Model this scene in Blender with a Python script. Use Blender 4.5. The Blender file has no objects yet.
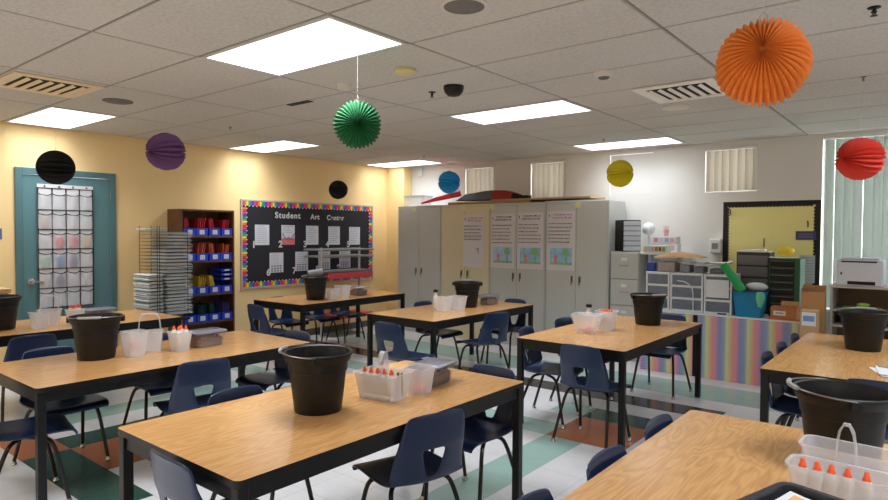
import bpy, math, random
from mathutils import Vector, Matrix
random.seed(7)
SC = bpy.context.scene
COL = SC.collection
PI = math.pi
R = math.radians

# ---------------------------------------------------------------- camera
def cam_setup():
    f, yaw, pitch, roll = 618.8, 0.679016, -0.0287104, 0.00525558
    fw = Vector((-math.sin(yaw)*math.cos(pitch), math.cos(yaw)*math.cos(pitch), math.sin(pitch)))
    r = Vector((math.cos(yaw), math.sin(yaw), 0)); u = r.cross(fw)
    r2 = math.cos(roll)*r + math.sin(roll)*u; u2 = -math.sin(roll)*r + math.cos(roll)*u
    cd = bpy.data.cameras.new('camera'); cd.sensor_width = 36; cd.lens = f/888*36
    cd.clip_start = .05; cd.clip_end = 200
    co = bpy.data.objects.new('camera', cd); COL.objects.link(co)
    m = Matrix((r2, u2, -fw)).transposed().to_4x4(); m.translation = (0, 0, 1.55)
    co.matrix_world = m
    SC.camera = co
cam_setup()
# ---------------------------------------------------------------- world, sun, exposure
LAMP = 3.0           # strength of the ceiling light diffusers
LAMP_W = 26.0        # watts of the area light just under each diffuser
SKY = 8.0
SC.view_settings.view_transform = 'Standard'
SC.view_settings.look = 'None'
SC.view_settings.gamma = 1
SC.view_settings.exposure = -0.27
SC.view_settings.use_curve_mapping = False
w = bpy.data.worlds.new('daylight'); SC.world = w; w.use_nodes = True
bg = w.node_tree.nodes['Background']; bg.inputs[0].default_value = (.98, 1, 1, 1); bg.inputs[1].default_value = SKY
SC.cycles.max_bounces = 8
SC.cycles.diffuse_bounces = 7
SC.cycles.transparent_max_bounces = 12
SC.cycles.sample_clamp_indirect = 6

CEIL = 2.625; XL = -7.33; YB = 7.74; XR = 2.6; YF = -3.2
TT = 0.71            # table top height

# ---------------------------------------------------------------- materials
def lin(c):
    out = []
    for v in c[:3]:
        v = v/255.0
        out.append(v/12.92 if v <= .04045 else ((v+.055)/1.055)**2.4)
    return (*out, 1)
MATS = {}
def mat(name, col, rough=.5, metal=0, emit=0, alpha=1, bump=0, bscale=60, var=0, vscale=4, spec=.5, transl=0):
    if name in MATS: return MATS[name]
    m = bpy.data.materials.new(name); m.use_nodes = True; nt = m.node_tree; b = nt.nodes['Principled BSDF']
    c = lin(col)
    b.inputs['Base Color'].default_value = c; b.inputs['Roughness'].default_value = rough
    b.inputs['Metallic'].default_value = metal; b.inputs['Specular IOR Level'].default_value = spec
    if alpha < 1: b.inputs['Alpha'].default_value = alpha
    if transl: b.inputs['Transmission Weight'].default_value = 0
    tc = nt.nodes.new('ShaderNodeTexCoord')
    n = nt.nodes.new('ShaderNodeTexNoise'); n.inputs['Scale'].default_value = vscale; n.inputs['Detail'].default_value = 4
    nt.links.new(tc.outputs['Object'], n.inputs['Vector'])
    v = var if var else .04
    mr = nt.nodes.new('ShaderNodeMapRange'); mr.inputs[3].default_value = 1-v; mr.inputs[4].default_value = 1+v
    nt.links.new(n.outputs['Fac'], mr.inputs[0])
    mx = nt.nodes.new('ShaderNodeVectorMath'); mx.operation = 'SCALE'; mx.inputs[0].default_value = c[:3]
    nt.links.new(mr.outputs[0], mx.inputs['Scale']); nt.links.new(mx.outputs[0], b.inputs['Base Color'])
    if bump:
        n2 = nt.nodes.new('ShaderNodeTexNoise'); n2.inputs['Scale'].default_value = bscale; n2.inputs['Detail'].default_value = 5
        nt.links.new(tc.outputs['Object'], n2.inputs['Vector'])
        bp = nt.nodes.new('ShaderNodeBump'); bp.inputs['Strength'].default_value = bump; bp.inputs['Distance'].default_value = .01
        nt.links.new(n2.outputs['Fac'], bp.inputs['Height']); nt.links.new(bp.outputs[0], b.inputs['Normal'])
    if emit:
        b.inputs['Emission Color'].default_value = c; b.inputs['Emission Strength'].default_value = emit
    if transl:
        t = nt.nodes.new('ShaderNodeBsdfTranslucent'); t.inputs[0].default_value = c
        ms = nt.nodes.new('ShaderNodeMixShader'); ms.inputs[0].default_value = transl
        nt.links.new(b.outputs[0], ms.inputs[1]); nt.links.new(t.outputs[0], ms.inputs[2])
        nt.links.new(ms.outputs[0], nt.nodes['Material Output'].inputs[0])
    MATS[name] = m
    return m

def wood_mat(name, c1, c2, rough=.28, scale=1.0, axis='Y'):
    m = bpy.data.materials.new(name); m.use_nodes = True; nt = m.node_tree; L = nt.links; b = nt.nodes['Principled BSDF']
    tc = nt.nodes.new('ShaderNodeTexCoord')
    info = nt.nodes.new('ShaderNodeObjectInfo')
    add = nt.nodes.new('ShaderNodeVectorMath'); add.operation = 'ADD'
    sc_ = nt.nodes.new('ShaderNodeVectorMath'); sc_.operation = 'SCALE'; sc_.inputs['Scale'].default_value = 1.37
    L.new(info.outputs['Location'], sc_.inputs[0]); L.new(tc.outputs['Object'], add.inputs[0]); L.new(sc_.outputs[0], add.inputs[1])
    mp = nt.nodes.new('ShaderNodeMapping')
    mp.inputs['Scale'].default_value = (9*scale, 1.5*scale, 6) if axis == 'Y' else ((6, 9*scale, 1.5*scale) if axis == 'Z' else (1.5*scale, 9*scale, 6))
    L.new(add.outputs[0], mp.inputs[0])
    n = nt.nodes.new('ShaderNodeTexNoise'); n.inputs['Scale'].default_value = .9; n.inputs['Detail'].default_value = 2; n.inputs['Distortion'].default_value = .4
    L.new(mp.outputs[0], n.inputs['Vector'])
    mu = nt.nodes.new('ShaderNodeMath'); mu.operation = 'MULTIPLY'; mu.inputs[1].default_value = 95
    L.new(n.outputs['Fac'], mu.inputs[0])
    si = nt.nodes.new('ShaderNodeMath'); si.operation = 'SINE'; L.new(mu.outputs[0], si.inputs[0])
    mp2 = nt.nodes.new('ShaderNodeMapping')
    mp2.inputs['Scale'].default_value = (160, 7, 40) if axis == 'Y' else ((40, 160, 7) if axis == 'Z' else (7, 160, 40))
    L.new(add.outputs[0], mp2.inputs[0])
    n2 = nt.nodes.new('ShaderNodeTexNoise'); n2.inputs['Scale'].default_value = 1; n2.inputs['Detail'].default_value = 3
    L.new(mp2.outputs[0], n2.inputs['Vector'])
    ma = nt.nodes.new('ShaderNodeMath'); ma.operation = 'MULTIPLY_ADD'; ma.inputs[1].default_value = .17
    L.new(si.outputs[0], ma.inputs[0]); L.new(n2.outputs['Fac'], ma.inputs[2])
    cr = nt.nodes.new('ShaderNodeValToRGB'); cr.color_ramp.elements[0].position = .1; cr.color_ramp.elements[1].position = .8
    cr.color_ramp.elements[0].color = lin(c2); cr.color_ramp.elements[1].color = lin(c1)
    L.new(ma.outputs[0], cr.inputs[0]); L.new(cr.outputs[0], b.inputs['Base Color'])
    b.inputs['Roughness'].default_value = rough
    MATS[name] = m
    return m

def tile_mat():
    m = bpy.data.materials.new('fissured_ceiling_tile'); m.use_nodes = True; nt = m.node_tree; L = nt.links; b = nt.nodes['Principled BSDF']
    tc = nt.nodes.new('ShaderNodeTexCoord')
    v = nt.nodes.new('ShaderNodeTexVoronoi'); v.inputs['Scale'].default_value = 70; L.new(tc.outputs['Object'], v.inputs['Vector'])
    n = nt.nodes.new('ShaderNodeTexNoise'); n.inputs['Scale'].default_value = 45; n.inputs['Detail'].default_value = 5; L.new(tc.outputs['Object'], n.inputs['Vector'])
    n3 = nt.nodes.new('ShaderNodeTexNoise'); n3.inputs['Scale'].default_value = .9; n3.inputs['Detail'].default_value = 2; L.new(tc.outputs['Object'], n3.inputs['Vector'])
    mu = nt.nodes.new('ShaderNodeMath'); mu.operation = 'MULTIPLY_ADD'; mu.inputs[1].default_value = .5; L.new(n3.outputs['Fac'], mu.inputs[0]); L.new(n.outputs['Fac'], mu.inputs[2])
    cr = nt.nodes.new('ShaderNodeValToRGB'); cr.color_ramp.elements[0].position = .45; cr.color_ramp.elements[1].position = .85
    cr.color_ramp.elements[0].color = lin((180, 177, 172)); cr.color_ramp.elements[1].color = lin((201, 198, 192))
    L.new(mu.outputs[0], cr.inputs[0]); L.new(cr.outputs[0], b.inputs['Base Color']); b.inputs['Roughness'].default_value = .95
    bp = nt.nodes.new('ShaderNodeBump'); bp.inputs['Strength'].default_value = .5; bp.inputs['Distance'].default_value = .004
    L.new(n.outputs['Fac'], bp.inputs['Height']); L.new(bp.outputs[0], b.inputs['Normal'])
    return m

def zigzag_mat():
    # pastel rainbow columns with rows of small white chevrons, printed on paper
    m = bpy.data.materials.new('rainbow_chevron_paper'); m.use_nodes = True; nt = m.node_tree; L = nt.links; b = nt.nodes['Principled BSDF']
    tc = nt.nodes.new('ShaderNodeTexCoord'); sp = nt.nodes.new('ShaderNodeSeparateXYZ'); L.new(tc.outputs['Object'], sp.inputs[0])
    def M(op, a, b_=None, c=None):
        n = nt.nodes.new('ShaderNodeMath'); n.operation = op
        for i, x in enumerate((a, b_, c)):
            if x is None: continue
            if isinstance(x, (int, float)): n.inputs[i].default_value = x
            else: L.new(x, n.inputs[i])
        return n.outputs[0]
    px = M('PINGPONG', sp.outputs[0], .011)
    zz = M('ADD', sp.outputs[2], px)
    row = M('PINGPONG', zz, .011)
    white = M('LESS_THAN', row, .0035)
    st = M('FRACT', M('DIVIDE', M('ADD', sp.outputs[0], .085), .205))
    cr = nt.nodes.new('ShaderNodeValToRGB'); cr.color_ramp.interpolation = 'CONSTANT'
    cols = [(228, 214, 104), (200, 206, 110), (240, 150, 92), (232, 84, 92), (228, 104, 140), (150, 96, 168), (84, 90, 176), (84, 124, 180), (120, 164, 180)]
    e = cr.color_ramp.elements
    while len(e) > 1: e.remove(e[-1])
    e[0].position = 0; e[0].color = lin(cols[0])
    for i, c in enumerate(cols[1:], 1):
        k = e.new(i/len(cols)); k.color = lin(c)
    L.new(st, cr.inputs[0])
    mx = nt.nodes.new('ShaderNodeMix'); mx.data_type = 'RGBA'; L.new(white, mx.inputs[0]); L.new(cr.outputs[0], mx.inputs[6]); mx.inputs[7].default_value = lin((225, 222, 226))
    L.new(mx.outputs[2], b.inputs['Base Color']); b.inputs['Roughness'].default_value = .7
    return m

def lamp_mat():
    m = bpy.data.materials.new('lit_diffuser'); m.use_nodes = True; nt = m.node_tree
    b = nt.nodes['Principled BSDF']; b.inputs['Base Color'].default_value = (.8, .8, .8, 1)
    b.inputs['Emission Color'].default_value = (.90, .95, 1, 1); b.inputs['Emission Strength'].default_value = LAMP
    return m
def glass_mat():
    m = bpy.data.materials.new('window_glass'); m.use_nodes = True; nt = m.node_tree
    t = nt.nodes.new('ShaderNodeBsdfTransparent'); t.inputs[0].default_value = (.95, .96, .955, 1)
    g = nt.nodes.new('ShaderNodeBsdfGlossy'); g.inputs['Roughness'].default_value = .03
    ms = nt.nodes.new('ShaderNodeMixShader'); ms.inputs[0].default_value = .06
    nt.links.new(t.outputs[0], ms.inputs[1]); nt.links.new(g.outputs[0], ms.inputs[2]); nt.links.new(ms.outputs[0], nt.nodes['Material Output'].inputs[0])
    return m

OAK = wood_mat('oak_laminate', (226, 174, 114), (196, 142, 86), .2)
SHELFWOOD = wood_mat('walnut_board', (112, 74, 46), (72, 44, 26), .5, 1, 'Z')
TILE = tile_mat(); ZIG = zigzag_mat(); DIFF = lamp_mat(); GLASS = glass_mat()
BLACK = mat('black_powder_coat', (15, 15, 16), .42, spec=.35)
EDGE = mat('black_edge_band', (20, 19, 18), .4, spec=.35)
NAVY = mat('navy_moulded_plastic', (26, 43, 76), .28, var=.08)
CHROME = mat('chrome', (190, 190, 190), .25, 1)
PAIL = mat('black_pail_plastic', (15, 15, 16), .45, spec=.4)
GRIP = mat('grey_grip', (170, 172, 172), .5)
MILK = mat('milky_clear_plastic', (240, 241, 246), .25, alpha=.36)
CLEAR = mat('clear_plastic', (215, 218, 222), .15, alpha=.10)
GLUEW = mat('white_bottle', (232, 230, 226), .4)
ORANGE = mat('orange_cap', (240, 92, 34), .4)
WHITE = mat('white_plastic', (224, 226, 228), .4)
PAPER = mat('white_paper', (224, 225, 228), .8)
GREYM = mat('grey_enamel', (190, 190, 185), .42)
GREYD = mat('grey_enamel_shadow_gap', (90, 90, 88), .6)
BEIGEM = mat('beige_enamel', (212, 200, 170), .42)
YWALL = mat('yellow_wall_paint', (244, 213, 155), .75, bump=.06, bscale=220, var=.02)
WWALL = mat('white_wall_paint', (224, 222, 218), .75, bump=.06, bscale=220, var=.02)
BAR = mat('ceiling_grid_bar', (150, 143, 134), .6)
GAP = mat('ceiling_dark_gap', (70, 66, 62), .8)
TEAL = mat('teal_door_paint', (90, 128, 134), .42)
TEALF = mat('teal_frame_paint', (80, 116, 122), .42)
BLUEBIN = mat('blue_bin_plastic', (28, 66, 200), .35)
KRAFT = mat('kraft_cardboard', (176, 132, 88), .8, var=.08)
INK = mat('printed_ink', (70, 66, 74), .7)

# ---------------------------------------------------------------- mesh building
class MB:
    def __init__(s): s.v = []; s.f = []; s.m = []; s.M = Matrix.Identity(4)
    def add(s, vs, fs, mi=0):
        n = len(s.v); s.v += [tuple(s.M @ Vector(a)) for a in vs]
        for f in fs: s.f.append(tuple(i+n for i in f)); s.m.append(mi)
        return s
    def box(s, x0, x1, y0, y1, z0, z1, mi=0):
        vs = [(x0,y0,z0),(x1,y0,z0),(x1,y1,z0),(x0,y1,z0),(x0,y0,z1),(x1,y0,z1),(x1,y1,z1),(x0,y1,z1)]
        return s.add(vs, [(0,3,2,1),(4,5,6,7),(0,1,5,4),(1,2,6,5),(2,3,7,6),(3,0,4,7)], mi)
    def taper(s, w0, d0, w1, d1, z0, z1, mi=0, cap_top=True, cap_bot=True, r=0.0):
        a = rrect(w0, d0, r); b = rrect(w1, d1, r); n = len(a)
        vs = [(x,y,z0) for x,y in a]+[(x,y,z1) for x,y in b]
        fs = [(i,(i+1)%n,(i+1)%n+n,i+n) for i in range(n)]
        if cap_bot: fs.append(tuple(range(n-1,-1,-1)))
        if cap_top: fs.append(tuple(range(n,2*n)))
        return s.add(vs, fs, mi)
    def loft(s, rings, mi=0, cap0=True, cap1=True):
        n = len(rings[0]); vs = [p for r in rings for p in r]; fs = []
        for k in range(len(rings)-1):
            for i in range(n): fs.append((k*n+i, k*n+(i+1)%n, (k+1)*n+(i+1)%n, (k+1)*n+i))
        if cap0: fs.append(tuple(range(n-1,-1,-1)))
        if cap1: fs.append(tuple((len(rings)-1)*n+i for i in range(n)))
        return s.add(vs, fs, mi)
    def lathe(s, prof, n=32, mi=0, cap0=True, cap1=False):
        return s.loft([[(r*math.cos(2*PI*i/n), r*math.sin(2*PI*i/n), z) for i in range(n)] for r, z in prof], mi, cap0, cap1)
    def tube(s, pts, r, n=8, mi=0, closed=False):
        pts = [Vector(p) for p in pts]; rings = []; up = None
        k = len(pts)
        for i, p in enumerate(pts):
            if closed: t = (pts[(i+1)%k]-pts[i-1]).normalized()
            else: t = (pts[min(i+1,k-1)]-pts[max(i-1,0)]).normalized()
            if up is None:
                up = t.cross(Vector((0,0,1)))
                if up.length < .1: up = t.cross(Vector((1,0,0)))
                up.normalize()
            up = (up - t*up.dot(t)).normalized(); b = t.cross(up)
            rr = r[i] if isinstance(r, (list, tuple)) else r
            rings.append([tuple(p+up*rr*math.cos(2*PI*j/n)+b*rr*math.sin(2*PI*j/n)) for j in range(n)])
        if closed:
            rings.append(rings[0]); return s.loft(rings, mi, False, False)
        return s.loft(rings, mi)
    def quad(s, a, b, c, d, mi=0): return s.add([a,b,c,d], [(0,1,2,3)], mi)
    def prism(s, poly, z0, z1, mi=0):
        n = len(poly); vs = [(x,y,z0) for x,y in poly]+[(x,y,z1) for x,y in poly]
        return s.add(vs, [tuple(range(n-1,-1,-1)), tuple(range(n,2*n))]+[(i,(i+1)%n,(i+1)%n+n,i+n) for i in range(n)], mi)
    def build(s, name, mats, parent=None, smooth=False, bevel=0, loc=None, rz=0, segs=2, angle=40):
        me = bpy.data.meshes.new(name); me.from_pydata(s.v, [], s.f)
        if not isinstance(mats, (list, tuple)): mats = [mats]
        for m in mats: me.materials.append(m)
        me.polygons.foreach_set('material_index', s.m)
        if smooth: me.polygons.foreach_set('use_smooth', [True]*len(s.f))
        me.update()
        o = bpy.data.objects.new(name, me); COL.objects.link(o)
        if smooth:
            try: me.set_sharp_from_angle(angle=R(angle))
            except Exception: pass
        if parent is not None: o.parent = parent
        if loc is not None: o.location = loc
        o.rotation_euler = (0, 0, rz)
        if bevel:
            bm = o.modifiers.new('bevel', 'BEVEL'); bm.width = bevel; bm.segments = segs; bm.limit_method = 'ANGLE'; bm.angle_limit = R(45)
        return o
def rrect(w, d, r=0, k=4):
    if r <= 0: return [(-w/2,-d/2),(w/2,-d/2),(w/2,d/2),(-w/2,d/2)]
    out = []
    for cx, cy, a0 in ((w/2-r,-d/2+r,-90),(w/2-r,d/2-r,0),(-w/2+r,d/2-r,90),(-w/2+r,-d/2+r,180)):
        for i in range(k+1):
            a = R(a0+90*i/k); out.append((cx+r*math.cos(a), cy+r*math.sin(a)))
    return out
def box(x0,x1,y0,y1,z0,z1,mi=0): return MB().box(x0,x1,y0,y1,z0,z1,mi)
def thing(name, label, cat, loc=(0,0,0), rz=0, group=None):
    o = bpy.data.objects.new(name, None); COL.objects.link(o); o.empty_display_size = .05
    o.location = loc; o.rotation_euler = (0,0,rz); return tag(o, label, cat, group)
def tag(o, label, cat, group=None):
    o['label'] = label; o['category'] = cat
    if group: o['group'] = group
    return o
def struct(o): o['kind'] = 'structure'; return o
KIDS = {}
def copy_tree(o, parent=None):
    c = o.copy(); COL.objects.link(c)
    if parent is not None: c.parent = parent
    for ch in [k for k in bpy.data.objects if k.parent == o and k != c]: copy_tree(ch, c)
    return c
def place(proto, used, loc, rz=0, label=None, group=None, scale=None):
    """first call moves the prototype itself, later calls copy it with its parts"""
    o = proto if not used.get(proto.name) else copy_tree(proto)
    used[proto.name] = True
    o.location = loc; o.rotation_euler = (0,0,rz)
    if label: o['label'] = label
    if group: o['group'] = group
    if scale: o.scale = scale
    return o
USED = {}

# ================================================================ SETTING
# floor of square vinyl tiles laid in bands
FT = .305
def floor_colour(x, y):
    i = math.floor((x+4.79)/FT); j = math.floor((y-1.42)/FT)
    # 0 white, 1 pale teal, 2 dark green, 3 terracotta, 4 charcoal
    if j >= 17: return 0
    if j >= 15: return 1
    if j == 14: return 0
    if j == 13 and i <= 10: return 4
    if j == 12: return 0
    if j == 11 and 8 <= i <= 12: return 2
    if j in (9, 10) and i in (8, 9): return 3
    if j == 11 and i == 7: return 1
    if j == 9 and i in (5, 6, 7): return 1
    if i == 8 and 4 <= j <= 8: return 1
    if i == 8 and j == 3: return 0
    if j in (1, 2) and i in (7, 8): return 3
    if j in (1, 2) and i in (0, 1): return 3
    if j == 0 and i in (-2, -1): return 3
    if j == 0 and 0 <= i <= 3: return 2
    if j in (1, 2) and i in (2, 3): return 0
    if i == -1 and 1 <= j <= 7: return 1 if j > 3 else 2
    if i == -2 and 1 <= j <= 9: return 0
    if i in (-3,) and -1 <= j <= 8: return 1
    if j in (5, 6) and i in (3, 4): return 1
    if j == 8 and -6 <= i <= -1: return 1
    if j == 11 and -5 <= i <= 3: return 1
    if j in (13,) and i < 0: return 1
    return 0
mb = MB()
x = -4.79-FT*9; 
while x < XR:
    y = 1.42-FT*16
    while y < YB:
        g = .0008
        a, b_, c, d = max(x, XL-.05)+g, min(x+FT, XR+.1)-g, max(y, YF-.1)+g, min(y+FT, YB+.05)-g
        if b_ > a and d > c: mb.quad((a,c,0),(b_,c,0),(b_,d,0),(a,d,0), floor_colour(x+.01, y+.01))
        y += FT
    x += FT
mb.box(XL-.1, XR+.1, YF-.1, YB+.1, -.1, -.002, 5)
def vt(n, c): return mat(n, c, .22, var=.07, vscale=9, bump=.02, bscale=8)
struct(mb.build('floor', [vt('vinyl_tile_white', (226, 225, 228)), vt('vinyl_tile_pale_teal', (160, 192, 184)), vt('vinyl_tile_dark_green', (46, 82, 72)), vt('vinyl_tile_terracotta', (178, 108, 74)), vt('vinyl_tile_charcoal', (64, 62, 58)), mat('floor_joint', (120, 118, 114), .6)]))

# ceiling: grid of 2 by 4 foot tiles, lights and vents drop into cells
GX, GY = -3.0037, 2.3491
LIGHTS = [(GX+3.66*a, GY+2.44*b) for a in (-1, 0, 1) for b in (-2, -1, 0, 1, 2)]
VENTS = [(-1.78, 4.79), (-5.45, 1.74)]
mb = MB(); cells = []
for i in range(-5, 6):
    for j in range(-11, 11):
        cx, cy = GX+1.22*i, GY+.61*j
        x0, x1, y0, y1 = max(cx-.61, XL), min(cx+.61, XR), max(cy-.305, YF), min(cy+.305, YB)
        if x1-x0 < .02 or y1-y0 < .02: continue
        if any(abs(cx-a) < .3 and abs(cy-b) < .2 for a, b in LIGHTS): continue
        q = .007
        x0, x1, y0, y1 = x0+q, x1-q, y0+q, y1-q; e = .006; z = CEIL
        mb.add([(x0,y0,z+.006),(x1,y0,z+.006),(x1,y1,z+.006),(x0,y1,z+.006),(x0+e,y0+e,z),(x1-e,y0+e,z),(x1-e,y1-e,z),(x0+e,y1-e,z)],
               [(4,7,6,5),(0,4,5,1),(1,5,6,2),(2,6,7,3),(3,7,4,0)], 0)
mb.box(XL-.1, XR+.1, YF-.1, YB+.1, CEIL+.0065, CEIL+.12, 1)
struct(mb.build('ceiling', [TILE, GAP]))
# metal grid bars
mb = MB()
for i in range(-5, 7):
    xx = GX-.61+1.22*i
    if XL < xx < XR: mb.box(xx-.005, xx+.005, YF, YB, CEIL+.001, CEIL+.0064)
for j in range(-11, 12):
    yy = GY-.305+.61*j
    if YF < yy < YB: mb.box(XL, XR, yy-.0045, yy+.0045, CEIL+.0015, CEIL+.0062)
struct(mb.build('ceiling_grid', BAR))

# walls
DY0, DY1, DZ = 2.15, 3.13, 2.19
mb = MB(); T = .12
mb.box(XL-T, XL, YF-T, DY0, 0, CEIL+.1).box(XL-T, XL, DY1, YB, 0, CEIL+.1).box(XL-T, XL, DY0, DY1, DZ, CEIL+.1)
struct(mb.build('wall_left', YWALL))
struct(box(XL, -6.945, 7.54, YB, 0, CEIL).build('wall_corner', YWALL))
WINS = [(-5.83, -5.27, 2.04, 2.57, False), (-4.65, -4.09, 2.04, 2.57, False), (-3.44, -2.87, 2.04, 2.57, True), (-2.24, -1.67, 2.04, 2.57, False), (-1.03, .75, .75, 2.60, False)]
mb = MB(); xx = XL-T
for a, b_, z0, z1, _ in WINS:
    mb.box(xx, a, YB, YB+.2, 0, CEIL+.1); mb.box(a, b_, YB, YB+.2, 0, z0); mb.box(a, b_, YB, YB+.2, z1, CEIL+.1); xx = b_
mb.box(xx, XR+T, YB, YB+.2, 0, CEIL+.1)
struct(mb.build('wall_back', WWALL))
struct(box(XR, XR+T, YF, YB, 0, CEIL+.1).build('wall_right', WWALL))
struct(box(XL-T, XR+T, YF-T, YF, 0, CEIL+.1).build('wall_front', YWALL))
bbm = mat('grey_rubber_baseboard', (92, 88, 84), .6)
struct(box(XL, XL+.012, DY1, 7.54, 0, .1).build('baseboard_left', bbm, bevel=.003))
struct(box(XL, XR, YB-.012, YB, 0, .1).build('baseboard_back', bbm, bevel=.003))

# windows with vertical blinds
BL = mat('vertical_blind_vane', (214, 208, 198), .6, transl=.35)
BLT = mat('teal_grey_blind_vane', (196, 204, 200), .6, transl=.27)
BLW = mat('white_window_panel', (224, 222, 220), .7)
FRM = mat('white_window_frame', (224, 226, 226), .45)
for k, (a, b_, z0, z1, blank) in enumerate(WINS):
    wd = struct(thing('window_%d' % (k+1), 'x', 'x', ((a+b_)/2, YB, z0)))
    del wd['label']; del wd['category']
    W = (b_-a)/2; H = z1-z0
    mb = MB(); t = .03
    mb.box(-W, -W+t, .10, .16, 0, H).box(W-t, W, .10, .16, 0, H).box(-W+t, W-t, .10, .16, 0, t).box(-W+t, W-t, .10, .16, H-t, H)
    if W > .5: mb.box(-.02, .02, .10, .16, t, H-t)
    mb.build('window_frame', FRM, wd, bevel=.003)
    box(-W+t, W-t, .125, .13, t, H-t).build('glass', GLASS, wd)
    if blank:
        box(-W+.010, W, .0, .012, 0, H-.004).build('window_panel', BLW, wd, bevel=.002)
        continue
    box(-W+.004, W-.004, .005, .055, H-.035, H-.002).build('headrail', FRM, wd, bevel=.003)
    mb = MB(); xx = -W+(.026 if W > .5 else .012); n = 0
    while xx < W-.02:
        vw = .089; a2 = R(14)
        mb.M = Matrix.Translation((xx+.04, .03+.0005*(n % 2), 0)) @ Matrix.Rotation(a2, 4, 'Z')
        pts = [(-vw/2, 0), (-vw/4, .004), (0, .006), (vw/4, .004), (vw/2, 0)]
        rp = [(p[0], p[1]) for p in pts]+[(p[0], p[1]+.0012) for p in reversed(pts)]
        mb.prism(rp, .012, H-.036)
        xx += .082 if n % 3 else .0915; n += 1
    mb.M = Matrix.Identity(4)
    mb.build('vertical_blind', BLT if W > .5 else BL, wd)
# sill of the large window and the wand beside the third small blind
struct(box(-1.06, .78, YB-.05, YB-.0, .71, .75).build('trim_1', FRM, bevel=.004))

# green door
dr = thing('door_1', 'x', 'x', (XL, (DY0+DY1)/2, 0)); del dr['label']; del dr['category']; struct(dr)
hw = (DY1-DY0)/2
mb = MB()
mb.box(-.11, .03, -hw, -hw+.065, 0, DZ).box(-.11, .03, hw-.065, hw, 0, DZ).box(-.11, .03, -hw+.065, hw-.065, DZ-.065, DZ)
mb.build('door_frame', TEALF, dr, bevel=.004)
box(-.03, .012, -hw+.069, hw-.069, .008, DZ-.069).build('door_leaf', TEAL, dr, bevel=.003)
mb = MB(); mb.M = Matrix.Translation((.012, -hw+.135, 1.015)) @ Matrix.Rotation(PI/2, 4, 'Y')
mb.lathe([(.033, 0), (.033, .008), (.014, .012), (.012, .05)], 20, cap1=True); mb.M = Matrix.Identity(4)
mb.tube([(.055, -hw+.135, 1.015), (.06, -hw+.16, 1.015), (.06, -hw+.25, 1.012)], [.011, .010, .008], 8)
mb.build('door_handle', CHROME, dr, smooth=True)
mb = MB()
for z in (.3, 1.1, 1.93): mb.tube([(.032, hw-.067, z-.05), (.032, hw-.067, z+.05)], .007, 8)
mb.build('hinge', CHROME, dr, smooth=True)

# ================================================================ CEILING FIXTURES
def lamp_proto():
    t = thing('ceiling_light', '', 'ceiling light')
    mb = MB(); W, D, q = .602, .297, .026
    for (a, b_, c, d) in ((-W, W, -D, -D+q), (-W, W, D-q, D), (-W, -W+q, -D+q, D-q), (W-q, W, -D+q, D-q)): mb.box(a, b_, c, d, -.004, .02)
    mb.build('light_frame', mat('white_light_frame', (200, 198, 196), .5), t, bevel=.002)
    mb = MB(); mb.box(-W+q, W-q, -D+q, D-q, .0, .012)
    mb.build('diffuser', DIFF, t)
    ld = bpy.data.lights.new('tube_light', 'AREA'); ld.shape = 'RECTANGLE'; ld.size = 1.12; ld.size_y = .52; ld.energy = LAMP_W; ld.spread = R(128); ld.color = (.90, .955, 1)
    lo = bpy.data.objects.new('tube_light', ld); COL.objects.link(lo); lo.parent = t; lo.location = (0, 0, -.006)
    return t
LN = {(0, 0): 'large bright ceiling light panel nearest the camera, above the green lantern',
      (0, 1): 'bright ceiling light panel in the middle, right of the small black dome',
      (0, 2): 'thin bright ceiling light panel by the windows, above the yellow lantern',
      (-1, 0): 'bright ceiling light panel above the teal door beside the left vent',
      (-1, 1): 'bright ceiling light panel between the purple and green lanterns, near the yellow wall',
      (-1, 2): 'thin bright ceiling light panel in the far left corner, above the blue lantern',
      (0, -1): 'ceiling light panel behind the camera on the central row', (0, -2): 'ceiling light panel on the central row at the front wall',
      (-1, -1): 'ceiling light panel on the left row beyond the photo edge', (-1, -2): 'ceiling light panel on the left row at the front wall',
      (1, -2): 'ceiling light panel on the right row at the front wall', (1, -1): 'ceiling light panel on the right row behind the camera',
      (1, 0): 'ceiling light panel on the right row over the camera side', (1, 1): 'ceiling light panel on the right row beyond the red lantern', (1, 2): 'ceiling light panel on the right row by the tall window'}
lp = lamp_proto()
for (a, b_), lab in LN.items():
    o = place(lp, USED, (GX+3.66*a, GY+2.44*b_, CEIL-.001), 0, lab, 'ceiling light panels')
    if b_ == 2 or a == -1:      # back and left rows dimmed only to soften hot spots on the walls
        for c in bpy.data.objects:
            if c.parent == o and c.type == 'LIGHT': c.data = c.data.copy(); c.data.energy = LAMP_W*(.45 if b_ == 2 else .68)

VW = mat('vent_white', (236, 232, 224), .5); VD = mat('vent_dark', (46, 42, 40), .8); VG = mat('vent_beige', (226, 206, 172), .5)
def vent(loc, wx, wy, label, m, slatdir='x', rz=0):
    t = thing('ceiling_vent', label, 'vent', loc, rz, 'ceiling air vents')
    mb = MB(); a, b_ = wx/2, wy/2; q = .075
    for k, (s0, s1, z0, z1) in enumerate(((0, q, -.012, 0),)):
        mb.box(-a, a, -b_, -b_+q, -.012, -.0005).box(-a, a, b_-q, b_, -.012, -.0005).box(-a, -a+q, -b_+q, b_-q, -.012, -.0005).box(a-q, a, -b_+q, b_-q, -.012, -.0005)
    mb.build('vent_frame', m, t, bevel=.004)
    box(-a+q, a-q, -b_+q, b_-q, -.003, -.0005).build('vent_backing', VD, t)
    mb = MB(); n = 6
    for k in range(n):
        yy = -b_+q+(k+.5)*(2*(b_-q))/n
        mb.M = Matrix.Translation((0, yy, -.020)) @ Matrix.Rotation(R(-28), 4, 'X'); mb.box(-a+q+.002, a-q-.002, -.013, .013, -.001, .001)
    mb.M = Matrix.Identity(4)
    mb.build('slats', m, t)
    return t
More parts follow.
